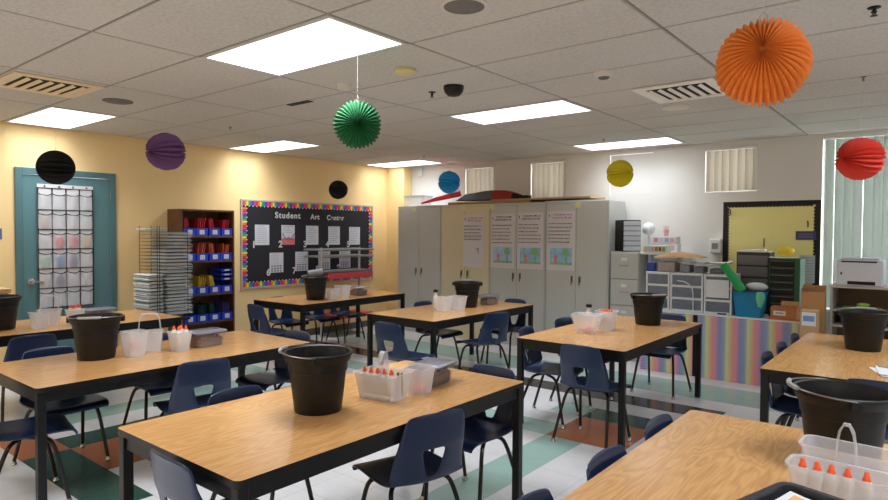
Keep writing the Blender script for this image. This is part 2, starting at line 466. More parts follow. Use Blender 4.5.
vent((-1.55, 4.79, CEIL), .60, .58, 'square white ceiling vent beside the orange lantern', VW, rz=R(90))
vent((-5.20, 1.74, CEIL), .60, .58, 'square beige ceiling vent at the left edge above the teal door', VG)
def disc(name, x, y, prof, m, label, cat, n=28, m2=None, prof2=None, pname=None):
    if m2 is None:
        mb = MB(); mb.lathe([(r, -z) for r, z in prof], n, cap0=False, cap1=True)
        return tag(mb.build(name, m, loc=(x, y, CEIL), smooth=True), label, cat)
    t = thing(name, label, cat, (x, y, CEIL))
    mb = MB(); mb.lathe([(r, -z) for r, z in prof], n, cap0=False, cap1=True); mb.build(name+'_base', m, t, smooth=True)
    mb = MB(); mb.lathe([(r, -z) for r, z in prof2], n, cap0=False, cap1=True); mb.build(pname, m2, t, smooth=True)
    return t
SPK = mat('speaker_grille_grey', (112, 108, 104), .7, bump=.3, bscale=400); OFFW = mat('offwhite_fixture', (206, 202, 194), .5); AMB = mat('aged_yellow_plastic', (206, 196, 140), .5)
disc('ceiling_speaker', -1.79, 2.36, [(.115, 0), (.115, .006), (.10, .010)], OFFW, 'large round speaker grille at the top centre of the ceiling', 'speaker', m2=SPK, prof2=[(.098, .0095), (.09, .013), (.01, .013)], pname='grille')
disc('ceiling_speaker', -5.36, 2.32, [(.115, 0), (.115, .006), (.10, .010)], SPK, 'round grey speaker grille left of the purple lantern', 'speaker', m2=SPK, prof2=[(.098, .0095), (.09, .013), (.01, .013)], pname='grille')
disc('ceiling_speaker', -1.80, 5.36, [(.115, 0), (.115, .006), (.10, .010)], OFFW, 'round pale speaker grille between right vent and window lights', 'speaker', m2=OFFW, prof2=[(.098, .0095), (.09, .013), (.01, .013)], pname='grille')
disc('smoke_detector', -2.79, 3.04, [(.07, 0), (.068, .02), (.05, .035), (.02, .038)], AMB, 'yellowed round smoke detector beside the nearest light panel', 'smoke detector')
disc('smoke_detector', -3.42, 3.07, [(.055, 0), (.05, .03), (.035, .045)], OFFW, 'white smoke detector near the lower edge of the nearest light', 'smoke detector')
disc('occupancy_sensor', -1.80, 3.93, [(.075, 0), (.072, .012), (.05, .03)], OFFW, 'round white sensor with dark centre left of the right vent', 'sensor', m2=SPK, prof2=[(.04, .0305), (.03, .04), (.01, .045)], pname='sensor_lens')
disc('dome_camera', -2.83, 3.61, [(.075, 0), (.075, .02), (.068, .045), (.045, .07), (.015, .078)], BLACK, 'small glossy black dome hanging under the middle of the ceiling', 'camera')
t = thing('ceiling_slot_vent', 'dark narrow slot vent above the green lantern', 'vent', (-4.19, 3.27, CEIL))
box(-.16, .16, -.05, .05, -.006, -.0005).build('slot_frame', OFFW, t, bevel=.002); box(-.14, .14, -.03, .03, -.012, -.0065).build('slot', VD, t)
def sprinkler(x, y, label, m):
    t = thing('fire_sprinkler', label, 'sprinkler', (x, y, CEIL), 0, 'ceiling sprinkler heads'); t.scale = (.8, .8, .7) if m is BLACK else (.55, .55, .5)
    MB().lathe([(.035, -.0005), (.035, -.006), (.014, -.012)], 18, cap0=False, cap1=True).build('escutcheon', m, t, smooth=True)
    mb = MB(); mb.tube([(0, 0, -.012), (0, 0, -.04)], .009); mb.tube([(0, 0, -.012), (.014, 0, -.03), (0, 0, -.055)], .003, 6); mb.tube([(0, 0, -.012), (-.014, 0, -.03), (0, 0, -.055)], .003, 6)
    mb.M = Matrix.Translation((0, 0, -.058)); mb.lathe([(.02, 0), (.02, .003)], 14, cap1=True)
    mb.build('sprinkler_head', m, t, smooth=True)
sprinkler(-3.08, 3.66, 'dark sprinkler head beside the small black dome', BLACK)
sprinkler(-.28, 3.58, 'dark sprinkler head in the upper right corner of the ceiling', BLACK)
sprinkler(-5.76, 3.61, 'small sprinkler head above the purple lantern', SPK)
sprinkler(-.45, 5.10, 'small sprinkler head above the red lantern', SPK)
sprinkler(-5.74, 6.65, 'small sprinkler head above the far left corner light', SPK)
sprinkler(-3.05, 6.68, 'small sprinkler head above the yellow lantern', SPK)

# ================================================================ LANTERNS
def lantern(loc, axis, col, cname, label, npl=36, depth=.17, dia=.29, ob=1.0):
    t = thing('paper_lantern', label, 'paper lantern', loc, 0, 'accordion paper lanterns')
    Rr = dia/2; nth = 22; mb = MB(); rings = []
    ax = Vector(axis).normalized(); q = Vector((0, 0, 1)).rotation_difference(ax).to_matrix().to_4x4()
    mb.M = q
    n = npl*4
    for k in range(nth+1):
        th = .06+(PI-.12)*k/nth; ring = []
        for i in range(n):
            u = (i/4.0) % 1; tri = (1-abs(2*u-1))**.7
            s = math.sin(th)
            wob = 1+.012*math.sin(i*1.7)+.015*math.sin(5*i*2*PI/n+1)
            rr = Rr*s*(1-depth*(1-tri)*min(1, s*1.1))*wob
            zz = -Rr*ob*math.cos(th)*(1-depth*.75*(1-tri))
            a = 2*PI*i/n; ring.append((rr*math.cos(a), rr*math.sin(a), zz))
        rings.append(ring)
    mb.loft(rings)
    # overlapped seam where the paper ends are clipped together
    m = mat('crepe_paper_'+cname, col, .75, var=.06, vscale=12)
    mb.build('paper_ball', m, t, smooth=True, angle=25)
    mb = MB(); mb.tube([(0, 0, Rr*.85), (0, 0, CEIL-loc[2]-.007)], .0008, 5)
    mb.build('hanging_string', mat('white_string', (210, 208, 204), .8), t)
    mb = MB(); mb.tube([(0, 0, Rr*.9), (.012, 0, Rr+.008), (0, 0, Rr+.022), (-.012, 0, Rr+.008), (0, 0, Rr*.9)], .0015, 5)
    mb.build('hook', mat('pale_wire', (200, 190, 175), .5), t)
    return t
def toward(loc, up=0, side=0):
    v = Vector((0, 0, 1.55))-Vector(loc); v.normalize(); s = v.cross(Vector((0, 0, 1))).normalized()
    return v+Vector((0, 0, 1))*up+s*side
P = (-.45, 2.13, 2.08); lantern(P, toward(P, .32, 0), (232, 138, 54), 'orange', 'large orange pleated paper lantern hanging at the upper right, nearest of all', 38, .15, .272)
P = (-2.66, 2.49, 2.17); lantern(P, toward(P, .08), (10, 106, 56), 'green', 'green pleated paper lantern hanging below the nearest light panel', 34, .13, .285)
P = (-4.76, 2.42, 2.17); lantern(P, toward(P, .0, 1.6), (118, 78, 128), 'purple', 'purple pleated paper lantern in front of the yellow wall', 18, .34, .295)
P = (-6.08, 2.10, 2.10); lantern(P, toward(P, .2, 40), (11, 9, 10), 'black', 'black paper lantern hanging in front of the teal door', 18, .3, .30)
P = (-6.75, 5.95, 2.15); lantern(P, toward(P, .2, 4), (11, 9, 10), 'black', 'small black paper lantern hanging over the student art bulletin board', 18, .3, .27)
P = (-4.87, 6.13, 2.18); lantern(P, toward(P, -.05, -1.5), (44, 160, 222), 'blue', 'blue paper lantern hanging in front of the grey cabinets', 18, .32, .285)
P = (-2.72, 6.37, 2.19); lantern(P, toward(P, .1, -1.2), (222, 210, 40), 'yellow', 'yellow paper lantern hanging near the window lights', 22, .28)
P = (-.45, 5.02, 2.06); lantern(P, toward(P, .1, .95), (226, 70, 54), 'red', 'red paper lantern hanging before the tall window blinds', 24, .26)

# ================================================================ TABLES
TW, TL = .91, 1.83
def table_proto():
    t = thing('classroom_table', '', 'table')
    mb = MB(); pl = rrect(TW, TL, .025, 3); n = len(pl)
    mb.add([(x, y, TT-.028) for x, y in pl]+[(x, y, TT) for x, y in pl], [(i, (i+1) % n, (i+1) % n+n, i+n) for i in range(n)]+[tuple(range(n-1, -1, -1))], 1)
    mb.add([(x, y, TT) for x, y in pl], [tuple(range(n))], 0)
    mb.build('tabletop', [OAK, EDGE], t)
    mb = MB(); a, b_ = TW/2-.018, TL/2-.018; q = .022
    mb.box(-a, a, -b_, -b_+q, TT-.088, TT-.0285).box(-a, a, b_-q, b_, TT-.088, TT-.0285).box(-a, -a+q, -b_+q, b_-q, TT-.088, TT-.0285).box(a-q, a, -b_+q, b_-q, TT-.088, TT-.0285)
    mb.build('apron', BLACK, t, bevel=.002)
    for sx in (-1, 1):
        for sy in (-1, 1):
            cx, cy = sx*(TW/2-.029), sy*(TL/2-.029)
            box(cx-.022, cx+.022, cy-.022, cy+.022, .012, TT-.029).build('leg', BLACK, t, bevel=.004)
    return t
tp = table_proto()
TAB = dict(B=(-2.275, 2.075, 0), A=(-4.17, 2.09, 0), H=(-6.225, 2.17, 0), E=(-.465, 2.115, 0), G=(-6.17, 5.36, 2.5), F=(-4.16, 5.36, 0), C=(-2.195, 5.12, 0), D=(-.425, 5.15, 0))
TLAB = dict(B='oak-topped black-legged table in the centre foreground', A='oak-topped black-legged table in the left foreground', H='oak-topped table nearest the teal door',
            E='oak-topped table cut by the bottom right corner of the photo', G='oak-topped table in front of the student art bulletin board', F='oak-topped table in front of the beige cabinet',
            C='oak-topped table in front of the filing cabinet', D='oak-topped table at the right edge, before the printer shelf')
for k, (x, y, a) in TAB.items(): place(tp, USED, (x, y, 0), R(a), TLAB[k], 'classroom tables')
TN = dict(B='centre foreground table', A='left foreground table', H='table by the teal door', E='bottom right table', G='table by the bulletin board', F='table before the beige cabinet', C='table before the filing cabinet', D='right edge table')

# ================================================================ CHAIRS
def interp(tab, v):
    for (a, *pa), (b, *pb) in zip(tab, tab[1:]):
        if v <= b:
            t = (v-a)/(b-a); return [p+(q-p)*t for p, q in zip(pa, pb)]
    return tab[-1][1:]
def chair_proto():
    t = thing('school_chair', '', 'chair')
    # v, y, z, half width, hole half width, dish
    prof = [(0, .228, .380, .188, .02, 0), (.06, .230, .398, .195, .02, 0), (.12, .210, .413, .200, .02, .004), (.25, .13, .411, .205, .02, .012), (.4, .02, .402, .208, .02, .016), (.52, -.07, .400, .208, .02, .018), (.60, -.125, .405, .206, .02, .02),
            (.66, -.165, .420, .201, .020, .03), (.70, -.180, .446, .196, .022, .034), (.76, -.192, .512, .188, .045, .034), (.81, -.202, .578, .180, .062, .022), (.825, -.205, .590, .178, .060, .018), (.88, -.214, .660, .168, .058, .013), (.94, -.224, .722, .158, .055, .014), (.975, -.231, .742, .149, .05, .016), (1, -.238, .747, .132, .045, .016)]
    vs_ = [0, .03, .06, .12, .2, .3, .4, .52, .6, .63, .66, .68, .70, .73, .76, .785, .81, .825, .85, .88, .91, .94, .96, .975, .99, 1]
    mb = MB(); grid = []
    for v in vs_:
        y, z, w_, h, d = interp(prof, v)
        xs = [-w_, -w_*.97, -w_*.86, -(w_*.86+h)/2, -h, -h*.5, 0, h*.5, h, (w_*.86+h)/2, w_*.86, w_*.97, w_]
        row = []
        for x_ in xs:
            e = (abs(x_)/w_)
            lift = d*(e**2.2)
            if v < .62: row.append((x_, y, z+lift))
            elif v < .70:
                k = (v-.62)/.08; row.append((x_, y+lift*k, z+lift*(1-k)))
            else: row.append((x_, y+lift*1.0+((.016 if v < .86 else .004) if e > .99 and .66 < v < .95 else 0), z-(0 if v < .93 else .012*e**4)))
        grid.append(row)
    nc = len(grid[0]); faces = []
    for i in range(len(vs_)-1):
        for j in range(nc-1):
            if .699 <= vs_[i] and vs_[i+1] <= .811 and 4 <= j <= 7: continue
            faces.append((i*nc+j, i*nc+j+1, (i+1)*nc+j+1, (i+1)*nc+j))
    mb.add([p for r in grid for p in r], faces)
    o = mb.build('seat_shell', NAVY, t, smooth=True, angle=80)
    so = o.modifiers.new('thick', 'SOLIDIFY'); so.thickness = .011; so.offset = 0
    ss = o.modifiers.new('soft', 'SUBSURF'); ss.levels = 1; ss.render_levels = 1
    legm = mat('dark_chrome_tube', (52, 50, 48), .28, .7)
    for s in (-1, 1):
        for fr in (1, -1):
            if fr == 1: pts = [(s*.09, .0, .388), (s*.135, .045, .388), (s*.155, .085, .382), (s*.168, .115, .355), (s*.18, .135, .28), (s*.205, .185, .022)]
            else: pts = [(s*.09, -.03, .388), (s*.135, -.06, .387), (s*.158, -.085, .378), (s*.17, -.105, .345), (s*.182, -.135, .27), (s*.212, -.215, .022)]
            # soften
            P_ = []
            for a, b_ in zip(pts, pts[1:]):
                P_.append(Vector(a)); P_.append((Vector(a)+Vector(b_))/2)
            P_.append(Vector(pts[-1]))
            Q = [P_[0]]+[(P_[i-1]+2*P_[i]+P_[i+1])/4 for i in range(1, len(P_)-1)]+[P_[-1]]
            mb = MB(); mb.tube(Q, .0115, 8); l = mb.build('leg', legm, t, smooth=True)
            mb = MB(); e = Vector(pts[-1]); mb.M = Matrix.Translation((e.x, e.y, 0)); mb.lathe([(.017, 0), (.019, .006), (.014, .014), (.012, .03)], 12, cap1=True)
            mb.build('foot_glide', CHROME, l, smooth=True)
    return t
cp = chair_proto()
CH = [  # back-top x, y, facing angle (0 = toward +Y, 90 = toward -X), label
 (-.935, 2.65, -90, 'navy plastic chair at the bottom right table, rim showing furthest back'),
 (-.935, 2.12, -91, 'navy plastic chair at the bottom right table, middle of its row'),
 (-.95, 1.58, -89, 'navy plastic chair at the bottom right table, cut by the photo bottom'),
 (-.905, 4.61, -90, 'navy plastic chair tucked in left side of right edge table, nearest'),
 (-.905, 5.09, -90, 'navy plastic chair tucked in left side of right edge table, middle'),
 (-.905, 5.60, -90, 'navy plastic chair tucked in left side of right edge table, furthest'),
 (-.26, 4.14, 0, 'navy plastic chair at the near end of the right edge table, behind the bucket'),
 (-2.013, 4.06, -2, 'navy plastic chair at near end of the table before the filing cabinet'),
 (-2.74, 4.52, -80, 'navy plastic chair on the left of the table before the filing cabinet, nearer'),
 (-2.77, 5.24, -92, 'navy plastic chair on the left of the table before the filing cabinet, farther'),
 (-2.11, 6.22, 176, 'navy plastic chair at far end of the table before the filing cabinet'),
 (-1.755, 2.12, 74, 'navy plastic chair angled at the right side of the centre foreground table'),
 (-2.14, 1.10, -2, 'navy plastic chair at the near end of the centre foreground table, bottom left'),
 (-2.09, 3.06, 178, 'navy plastic chair facing the camera at the far end of the centre foreground table'),
 (-2.78, 1.77, -88, 'navy plastic chair tucked in the left side of centre foreground table, nearest bucket'),
 (-3.59, 2.06, 78, 'navy plastic chair on the right side of the left foreground table'),
 (-4.035, 3.12, 181, 'navy plastic chair at the far end of the left foreground table'),
 (-4.74, 1.58, -88, 'navy plastic chair tucked under the left foreground table, behind its bucket'),
 (-4.76, 2.28, -92, 'navy plastic chair under the left foreground table, behind the plastic bins'),
 (-4.10, 1.02, -10, 'navy plastic chair at the near end of left foreground table, left photo edge'),
 (-5.42, 1.70, 90, 'navy plastic chair standing right of the table by the teal door'),
 (-5.87, 3.98, -2, 'navy plastic chair at the near end of the table by the bulletin board'),
 (-6.77, 4.92, -90, 'navy plastic chair on wall side of the table by the bulletin board, nearest'),
 (-6.76, 5.45, -90, 'navy plastic chair on wall side of the table by the bulletin board, middle'),
 (-6.78, 5.94, -88, 'navy plastic chair on wall side of the table by the bulletin board, furthest'),
 (-3.84, 3.965, 0, 'navy plastic chair at the near end of the table before the beige cabinet'),
 (-3.49, 5.18, 76, 'navy plastic chair angled on the right side of the table before the beige cabinet'),
 (-4.01, 6.34, 177, 'navy plastic chair at the far end of the table before the beige cabinet'),
 (-4.68, 5.42, -90, 'navy plastic chair on the left side of the table before the beige cabinet'),
]
for bx_, by_, ang, lab in CH:
    a = R(ang); fx, fy = -math.sin(a), math.cos(a)
    o = place(cp, USED, (bx_+(.235-.028)*fx, by_+(.235-.028)*fy, 0), a, lab, 'navy classroom chairs')
    if 'wall side' in lab: o.scale = (.93, .93, .93)

# ================================================================ TABLE-TOP THINGS
def pail_proto():
    t = thing('bucket', '', 'bucket')
    prof = [(.108, 0), (.110, .004), (.124, .12), (.131, .19), (.137, .192), (.140, .236), (.150, .238), (.158, .262), (.162, .264), (.163, .276), (.158, .28), (.150, .276), (.146, .262), (.134, .232), (.130, .19), (.122, .12), (.104, .012)]
    mb = MB(); rings = prof; mb.lathe(rings, 40, cap0=True, cap1=True)
    mb.build('pail', PAIL, t, smooth=True, angle=35)
    for s in (-1, 1): box(s*.162-.008, s*.162+.008, -.018, .018, .240, .2745).build('handle_lug', PAIL, t, bevel=.003)
    TOPB = .2745
    # bail lies down towards +Y, resting on the rim
    mb = MB(); pts = []
    for i in range(25):
        a = PI*i/24; pts.append((.172*math.cos(a), .174*math.sin(a), TOPB+.012*math.sin(a)))
    mb.tube(pts, .0028, 6); ba = mb.build('bail', mat('grey_wire', (140, 140, 140), .35, .8), t, smooth=True)
    mb = MB(); mb.tube(pts[9:16], .0085, 8); mb.build('grip', GRIP, ba, smooth=True)
    return t
bp_ = pail_proto()
BK = [(-2.28, 1.885, 130, 'black bucket with its handle folded left on the centre foreground table'), (-4.325, 1.72, 235, 'black bucket with pale grip on the left foreground table'),
      (-6.20, 1.70, 150, 'black bucket at the left photo edge on the table by the teal door'), (-6.06, 4.97, 100, 'black bucket holding papers on the table by the bulletin board'),
      (-4.17, 5.59, 30, 'black bucket on the table before the beige cabinet'), (-2.11, 5.62, 235, 'black bucket with hanging wire handle on the table before the filing cabinet'),
      (-.44, 5.42, 0, 'black bucket on the right edge table before the printer'), (-.27, 2.64, 110, 'large black bucket behind the glue caddy on the bottom right table')]
for x, y, a, lab in BK: place(bp_, USED, (x, y, TT+.0005), R(a), lab, 'black buckets')

def cup_proto(name, w0, d0, w1, d1, h, m, scoop=0, cat='bin'):
    t = thing(name, '', cat)
    k = .0025; o_ = rrect(w1, d1, .022); n = len(o_)
    mb = MB(); rings = []
    for z, f in ((0, 0), (.003, 0), (h, 1)):
        r_ = rrect(w0+(w1-w0)*f, d0+(d1-d0)*f, .022)
        rings.append([(x, y, z if z < h else h-scoop*(1 if abs(x) < w1*.3 and y < 0 else 0)) for x, y in r_])
    r_ = rrect(w1+.016, d1+.016, .028); rings.append([(x, y, h) for x, y in r_]); rings.append([(x, y, h+.005) for x, y in r_])
    r_ = rrect(w1-.006, d1-.006, .020); rings.append([(x, y, h+.004) for x, y in r_])
    r_ = rrect(w0-.006, d0-.006, .020); rings.append([(x, y, .005) for x, y in r_])
    mb.loft(rings); mb.build('bin_body', m, t, smooth=True, angle=35)
    return t
cup = cup_proto('plastic_cup_bin', .115, .115, .15, .15, .155, MILK)
def basket_proto():
    t = cup_proto('handled_caddy', .25, .15, .29, .19, .135, MILK, cat='caddy')
    mb = MB()
    pts = [(0, -.027, .008), (0, -.027, .12), (0, -.027, .19), (0, -.022, .232), (0, -.008, .247), (0, .008, .247), (0, .022, .232), (0, .027, .19), (0, .027, .12), (0, .027, .008)]
    rings = []
    for (x, y, z) in pts:
        w_ = .019-(.004 if z > .2 else 0)
        ny, nz = y*.09, .0045
        rings.append([(-w_, y*(1), z), (w_, y, z), (w_, y*.86, z-.006 if z > .1 else z), (-w_, y*.86, z-.006 if z > .1 else z)])
    mb.loft(rings); mb.build('handle', MILK, t, smooth=True, angle=50)
    mb = MB(); mb.box(-.115, .115, -.0015, .0015, .006, .12); mb.build('divider', MILK, t)
    return t
bas = basket_proto()
def tallbasket_proto():
    t = cup_proto('tall_handled_caddy', .17, .13, .20, .16, .14, MILK, cat='caddy')
    mb = MB()
    for pts in ([(-.09, 0, .13), (-.078, 0, .24), (-.062, 0, .275), (0, 0, .282), (.062, 0, .275), (.078, 0, .24), (.09, 0, .13)],):
        rings = [[(x, -.016, z), (x, .016, z), (x*.9, .016, z-.01), (x*.9, -.016, z-.01)] for x, y, z in pts]
        mb.loft(rings)
    mb.build('handle', MILK, t, smooth=True, angle=50)
    return t
tbas = tallbasket_proto()
def glue_proto():
    t = thing('glue_bottle', '', 'glue bottle')
    MB().lathe([(.017, 0), (.019, .004), (.019, .085), (.014, .098), (.012, .104)], 14, cap1=True).build('bottle', GLUEW, t, smooth=True)
    MB().lathe([(.0115, .104), (.0115, .110), (.009, .113), (.006, .128), (.003, .131)], 12, cap1=True).build('cap', ORANGE, t, smooth=True)
    return t
gp = glue_proto()
LIDB = mat('purple_grey_lid', (96, 92, 116), .4); LIDG = mat('dark_grey_lid', (86, 88, 96), .4)
CRAY = mat('mixed_crayons', (104, 66, 54), .6, var=.6, vscale=70, bump=1, bscale=90)
def lidbox_proto():
    t = cup_proto('lidded_box', .16, .24, .19, .28, .10, CLEAR, cat='box')
    mb = MB(); r1 = rrect(.215, .305, .03); r2 = rrect(.19, .28, .03)
    mb.loft([[(x, y, .106) for x, y in r1], [(x, y, .114) for x, y in r1], [(x, y, .122) for x, y in r2]])
    mb.build('lid', mat('frosted_grey_lid', (140, 140, 152), .25, alpha=.8), t, smooth=True, angle=35)
    return t
lb = lidbox_proto()
def crayons(x, y, z, rz, label, h=.07, col=None):
    mb = MB(); rnd = random.Random(int(abs(x*100+y*37)))
    rr = rrect(.156, .235, .03)
    mb.loft([[(a*.98, b*.98, 0) for a, b in rr], [(a*1.03, b*1.03, h*.8) for a, b in rr], [(a*.8, b*.8, h) for a, b in rr]])
    cols = [(170, 60, 50), (120, 80, 50), (60, 90, 60), (200, 150, 60), (80, 70, 110), (90, 60, 50)]
    for i in range(70):
        a = rnd.uniform(0, PI); cx, cy = rnd.uniform(-.05, .05), rnd.uniform(-.085, .085); dx, dy = .026*math.cos(a), .026*math.sin(a)
        mb.tube([(cx-dx, cy-dy, h+rnd.uniform(0, .01)), (cx+dx, cy+dy, h+rnd.uniform(0, .01))], .0045, 6, 1+i % 6)
    mb.v = [(a*.85, b*.85, c*.95) for a, b, c in mb.v]
    o = mb.build('crayon_pile', [CRAY]+[mat('crayon_%d' % i, c, .6) for i, c in enumerate(cols)], loc=(x, y, z), rz=rz)
    tag(o, label, 'crayons'); o['kind'] = 'stuff'
def put_glue(cx, cy, rz, offs, z, lab, grp):
    for i, (dx, dy) in enumerate(offs):
        X = cx+dx*math.cos(rz)-dy*math.sin(rz); Y = cy+dx*math.sin(rz)+dy*math.cos(rz)
        place(gp, USED, (X, Y, z), i*.7, lab, grp)
Z0 = TT+.0005
def box_set(x, y, rz, lab, tl, lid=None):
    o = place(lb, USED, (x, y, Z0), rz, lab, 'clear boxes with lids', (.85, .85, .95))
    crayons(x, y, Z0+.0055, rz, 'brown mixed crayons inside the clear box on the '+tl)
    return o
# centre foreground table
rzB = R(64)
place(bas, USED, (-2.20, 2.24, Z0), R(8), 'milky glue caddy with short handle on the centre foreground table', 'milky caddies', (.86, .95, .95))
put_glue(-2.20, 2.24, R(8), [(-.082, -.047), (-.041, -.0475), (.0, -.048), (.041, -.0475), (.082, -.047)], Z0+.028, 'orange-capped white glue bottle in the caddy on the centre foreground table', 'glue bottles, centre foreground table')
place(cup, USED, (-2.115, 2.425, Z0), R(8), 'milky square bin beside the glue caddy on the centre foreground table', 'milky bins', (.85, .85, .85))
box_set(-2.20, 2.63, R(8), 'clear box with grey lid, right of the glue caddy, centre foreground table', 'centre foreground table')
for k in (0, 1, 2, 4, 5, 6):
    mb = MB(); a = random.uniform(-.12, .12); mb.tube([(0, 0, 0), (a*.1, 0, .115)], .006, 6)
    tag(mb.build('brown_marker', mat('marker_%d' % (k % 3), [(120, 84, 60), (150, 120, 70), (90, 80, 78)][k % 3], .6), loc=(-2.28+k*.026, 2.278+k*.0036, Z0+.008), rz=0), 'short brown marker standing behind the glue bottles, centre foreground table', 'marker', 'markers in the glue caddy')
# left foreground table
place(cup, USED, (-4.20, 1.91, Z0), R(4), 'milky square bin with pink contents beside the bucket, left foreground table', 'milky bins', (.92, .92, 1.05))
place(tbas, USED, (-4.30, 2.06, Z0), R(60), 'milky caddy with tall white handle on the left foreground table', 'milky caddies', (.85, .85, .95))
place(cup, USED, (-4.15, 2.20, Z0), R(4), 'milky bin full of glue bottles on the left foreground table', 'milky bins')
put_glue(-4.15, 2.20, R(4), [(-.028, -.028), (.028, -.028), (-.028, .028), (.028, .028), (0, 0)], Z0+.045, 'orange-capped glue bottle in the bin on the left foreground table', 'glue bottles, left foreground table')
box_set(-4.19, 2.42, R(4), 'clear box with purple-grey lid on the left foreground table', 'left foreground table')
# by the door
place(cup, USED, (-6.00, 1.93, Z0), R(3), 'milky square bin right of the bucket, table by the teal door', 'milky bins')
place(tbas, USED, (-6.15, 2.06, Z0), R(60), 'milky caddy with tall handle, in front of the teal door', 'milky caddies')
place(cup, USED, (-6.01, 2.215, Z0), R(3), 'milky bin of glue bottles before the shoe pocket organiser', 'milky bins')
put_glue(-6.01, 2.215, R(3), [(-.028, -.028), (.028, -.028), (-.028, .028), (.028, .028), (0, 0)], Z0+.045, 'orange-capped glue bottle on the table by the teal door', 'glue bottles, table by the teal door')
box_set(-6.12, 2.46, R(5), 'clear box with dark grey lid on the table by the teal door', 'table by the teal door')
# beige cabinet table
place(cup, USED, (-4.13, 5.11, Z0), R(0), 'milky square bin nearest on the table before the beige cabinet', 'milky bins', (1.05, 1.1, .95))
place(cup, USED, (-4.08, 5.30, Z0), R(0), 'milky square bin touching the bucket before the beige cabinet', 'milky bins', (1.05, 1.1, .93))
def dark_bottle(x, y, label):
    t = thing('black_cap_bottle', label, 'bottle', (x, y, Z0))  # plain glue bottle with a black cap
    MB().lathe([(.026, 0), (.028, .006), (.028, .13), (.014, .165), (.012, .18)], 16, cap1=True).build('bottle', GLUEW, t, smooth=True)
    MB().lathe([(.014, .1805), (.026, .185), (.027, .205), (.012, .212)], 14, cap1=True).build('cap', BLACK, t, smooth=True)
dark_bottle(-4.32, 5.21, 'pale bottle with black cap behind the bins before the beige cabinet')
dark_bottle(-2.43, 5.06, 'pale bottle with black cap behind the bins before the filing cabinet')
box_set(-4.12, 5.95, R(0), 'clear box right of the bucket on the table before the beige cabinet', 'table before the beige cabinet')
# filing cabinet table
bo = cup_proto('round_basket', .15, .15, .22, .22, .15, MILK)
place(bo, USED, (-2.33, 4.82, Z0), R(10), 'milky wide basket with pink sponges, on the table before the filing cabinet')
place(cup, USED, (-2.26, 5.06, Z0), R(5), 'milky bin of glue bottles on the table before the filing cabinet', 'milky bins', (1.05, 1.05, 1.05))
put_glue(-2.26, 5.06, 0, [(-.028, -.028), (.028, -.028), (-.028, .028), (.028, .028), (0, 0)], Z0+.05, 'glue bottle in the bin on the table before the filing cabinet', 'glue bottles, filing cabinet table')
# bulletin board table
place(cup, USED, (-5.87, 5.08, Z0), R(0), 'milky square bin right of the bucket by the bulletin board', 'milky bins')
place(cup, USED, (-5.96, 5.33, Z0), R(0), 'milky bin with pale pencils by the bulletin board', 'milky bins', (1.1, 1.1, .95))
put_glue(-6.05, 5.2, 0, [(0, -.02), (-.05, 0)], Z0, 'bottle between the two bins by the bulletin board', 'bottles by the bulletin board')
box_set(-6.02, 5.66, R(0), 'clear box of crayons with lid by the bulletin board', 'table by the bulletin board')
# bottom right table: two-bay caddy
t = thing('handled_caddy', 'large milky two-bay caddy with five glue bottles on the bottom right table', 'caddy', (-.215, 2.205, Z0), R(-3), 'milky caddies')
def bay(cy, w_, d_, h, tw):
    mb = MB(); rings = []
    for ww, dd, z in ((w_-tw, d_-tw*.6, 0), (w_-tw, d_-tw*.6, .003), (w_, d_, h), (w_+.014, d_+.010, h), (w_+.014, d_+.010, h+.006), (w_-.006, d_-.006, h+.005), (w_-tw-.006, d_-tw*.6-.006, .005)):
        rings.append([(x, y+cy, z) for x, y in rrect(ww, dd, .032)])
    mb.loft(rings); return mb
bay(-.067, .272, .118, .142, .03).build('front_bay', MILK, t, smooth=True, angle=35)
bay(.067, .256, .124, .172, .03).build('back_bay', MILK, t, smooth=True, angle=35)
mb = MB(); rings = []
for x, z in ((-.030, .12), (-.027, .20), (-.020, .245), (-.008, .268), (.008, .268), (.020, .245), (.027, .20), (.030, .12)):
    k2 = .8; rings.append([(x, -.0055, z), (x, .013, z), (x*k2, .013, z-.007 if abs(x) < .025 else z), (x*k2, -.0055, z-.007 if abs(x) < .025 else z)])
mb.loft(rings); mb.build('handle', MILK, t, smooth=True, angle=50)
put_glue(-.215, 2.205, R(-3), [(-.101, -.067), (-.0620, -.069), (-.025, -.069), (.016, -.069), (.062, -.067)], Z0+.026, 'orange-capped glue bottle in the large caddy, bottom right corner', 'glue bottles, bottom right table')
o = tag(MB().tube([(0, 0, 0), (.02, .01, .135)], .005, 6).build('yellow_pencil', mat('pencil_yellow', (230, 170, 60), .5), loc=(-.285, 2.262, Z0+.006)), 'yellow pencil leaning in the back bay of the large caddy', 'pencil')
# small contents
PINK = mat('pink_foam', (226, 120, 116), .8); PKP = mat('pale_pink', (222, 160, 160), .7)
def blob(name, x, y, z, sx, sy, sz, m, label, cat, seed=1):
    mb = MB(); rnd = random.Random(seed); rings = []
    for k in range(9):
        th = PI*k/8; rings.append([((math.sin(th)+.02)*sx*math.cos(2*PI*i/16)*(1+.1*math.sin(3*i+k+seed)), (math.sin(th)+.02)*sy*math.sin(2*PI*i/16)*(1+.1*math.cos(2*i+seed)), sz*(1-math.cos(th))) for i in range(16)])
    mb.loft(rings); return tag(mb.build(name, m, loc=(x, y, z), smooth=True, angle=80), label, cat)
blob('pink_sponge', -4.20, 1.91, Z0+.03, .035, .03, .035, PINK, 'pink sponge inside the milky bin on the left foreground table', 'sponge', 3)
blob('pink_sponge', -2.33, 4.82, Z0+.007, .065, .06, .022, PINK, 'flat pink sponge in the wide basket before the filing cabinet', 'sponge', 5)
blob('pink_sponge', -2.115, 2.425, Z0+.006, .04, .04, .02, PINK, 'pink sponge in the small bin on the centre foreground table', 'sponge', 8)
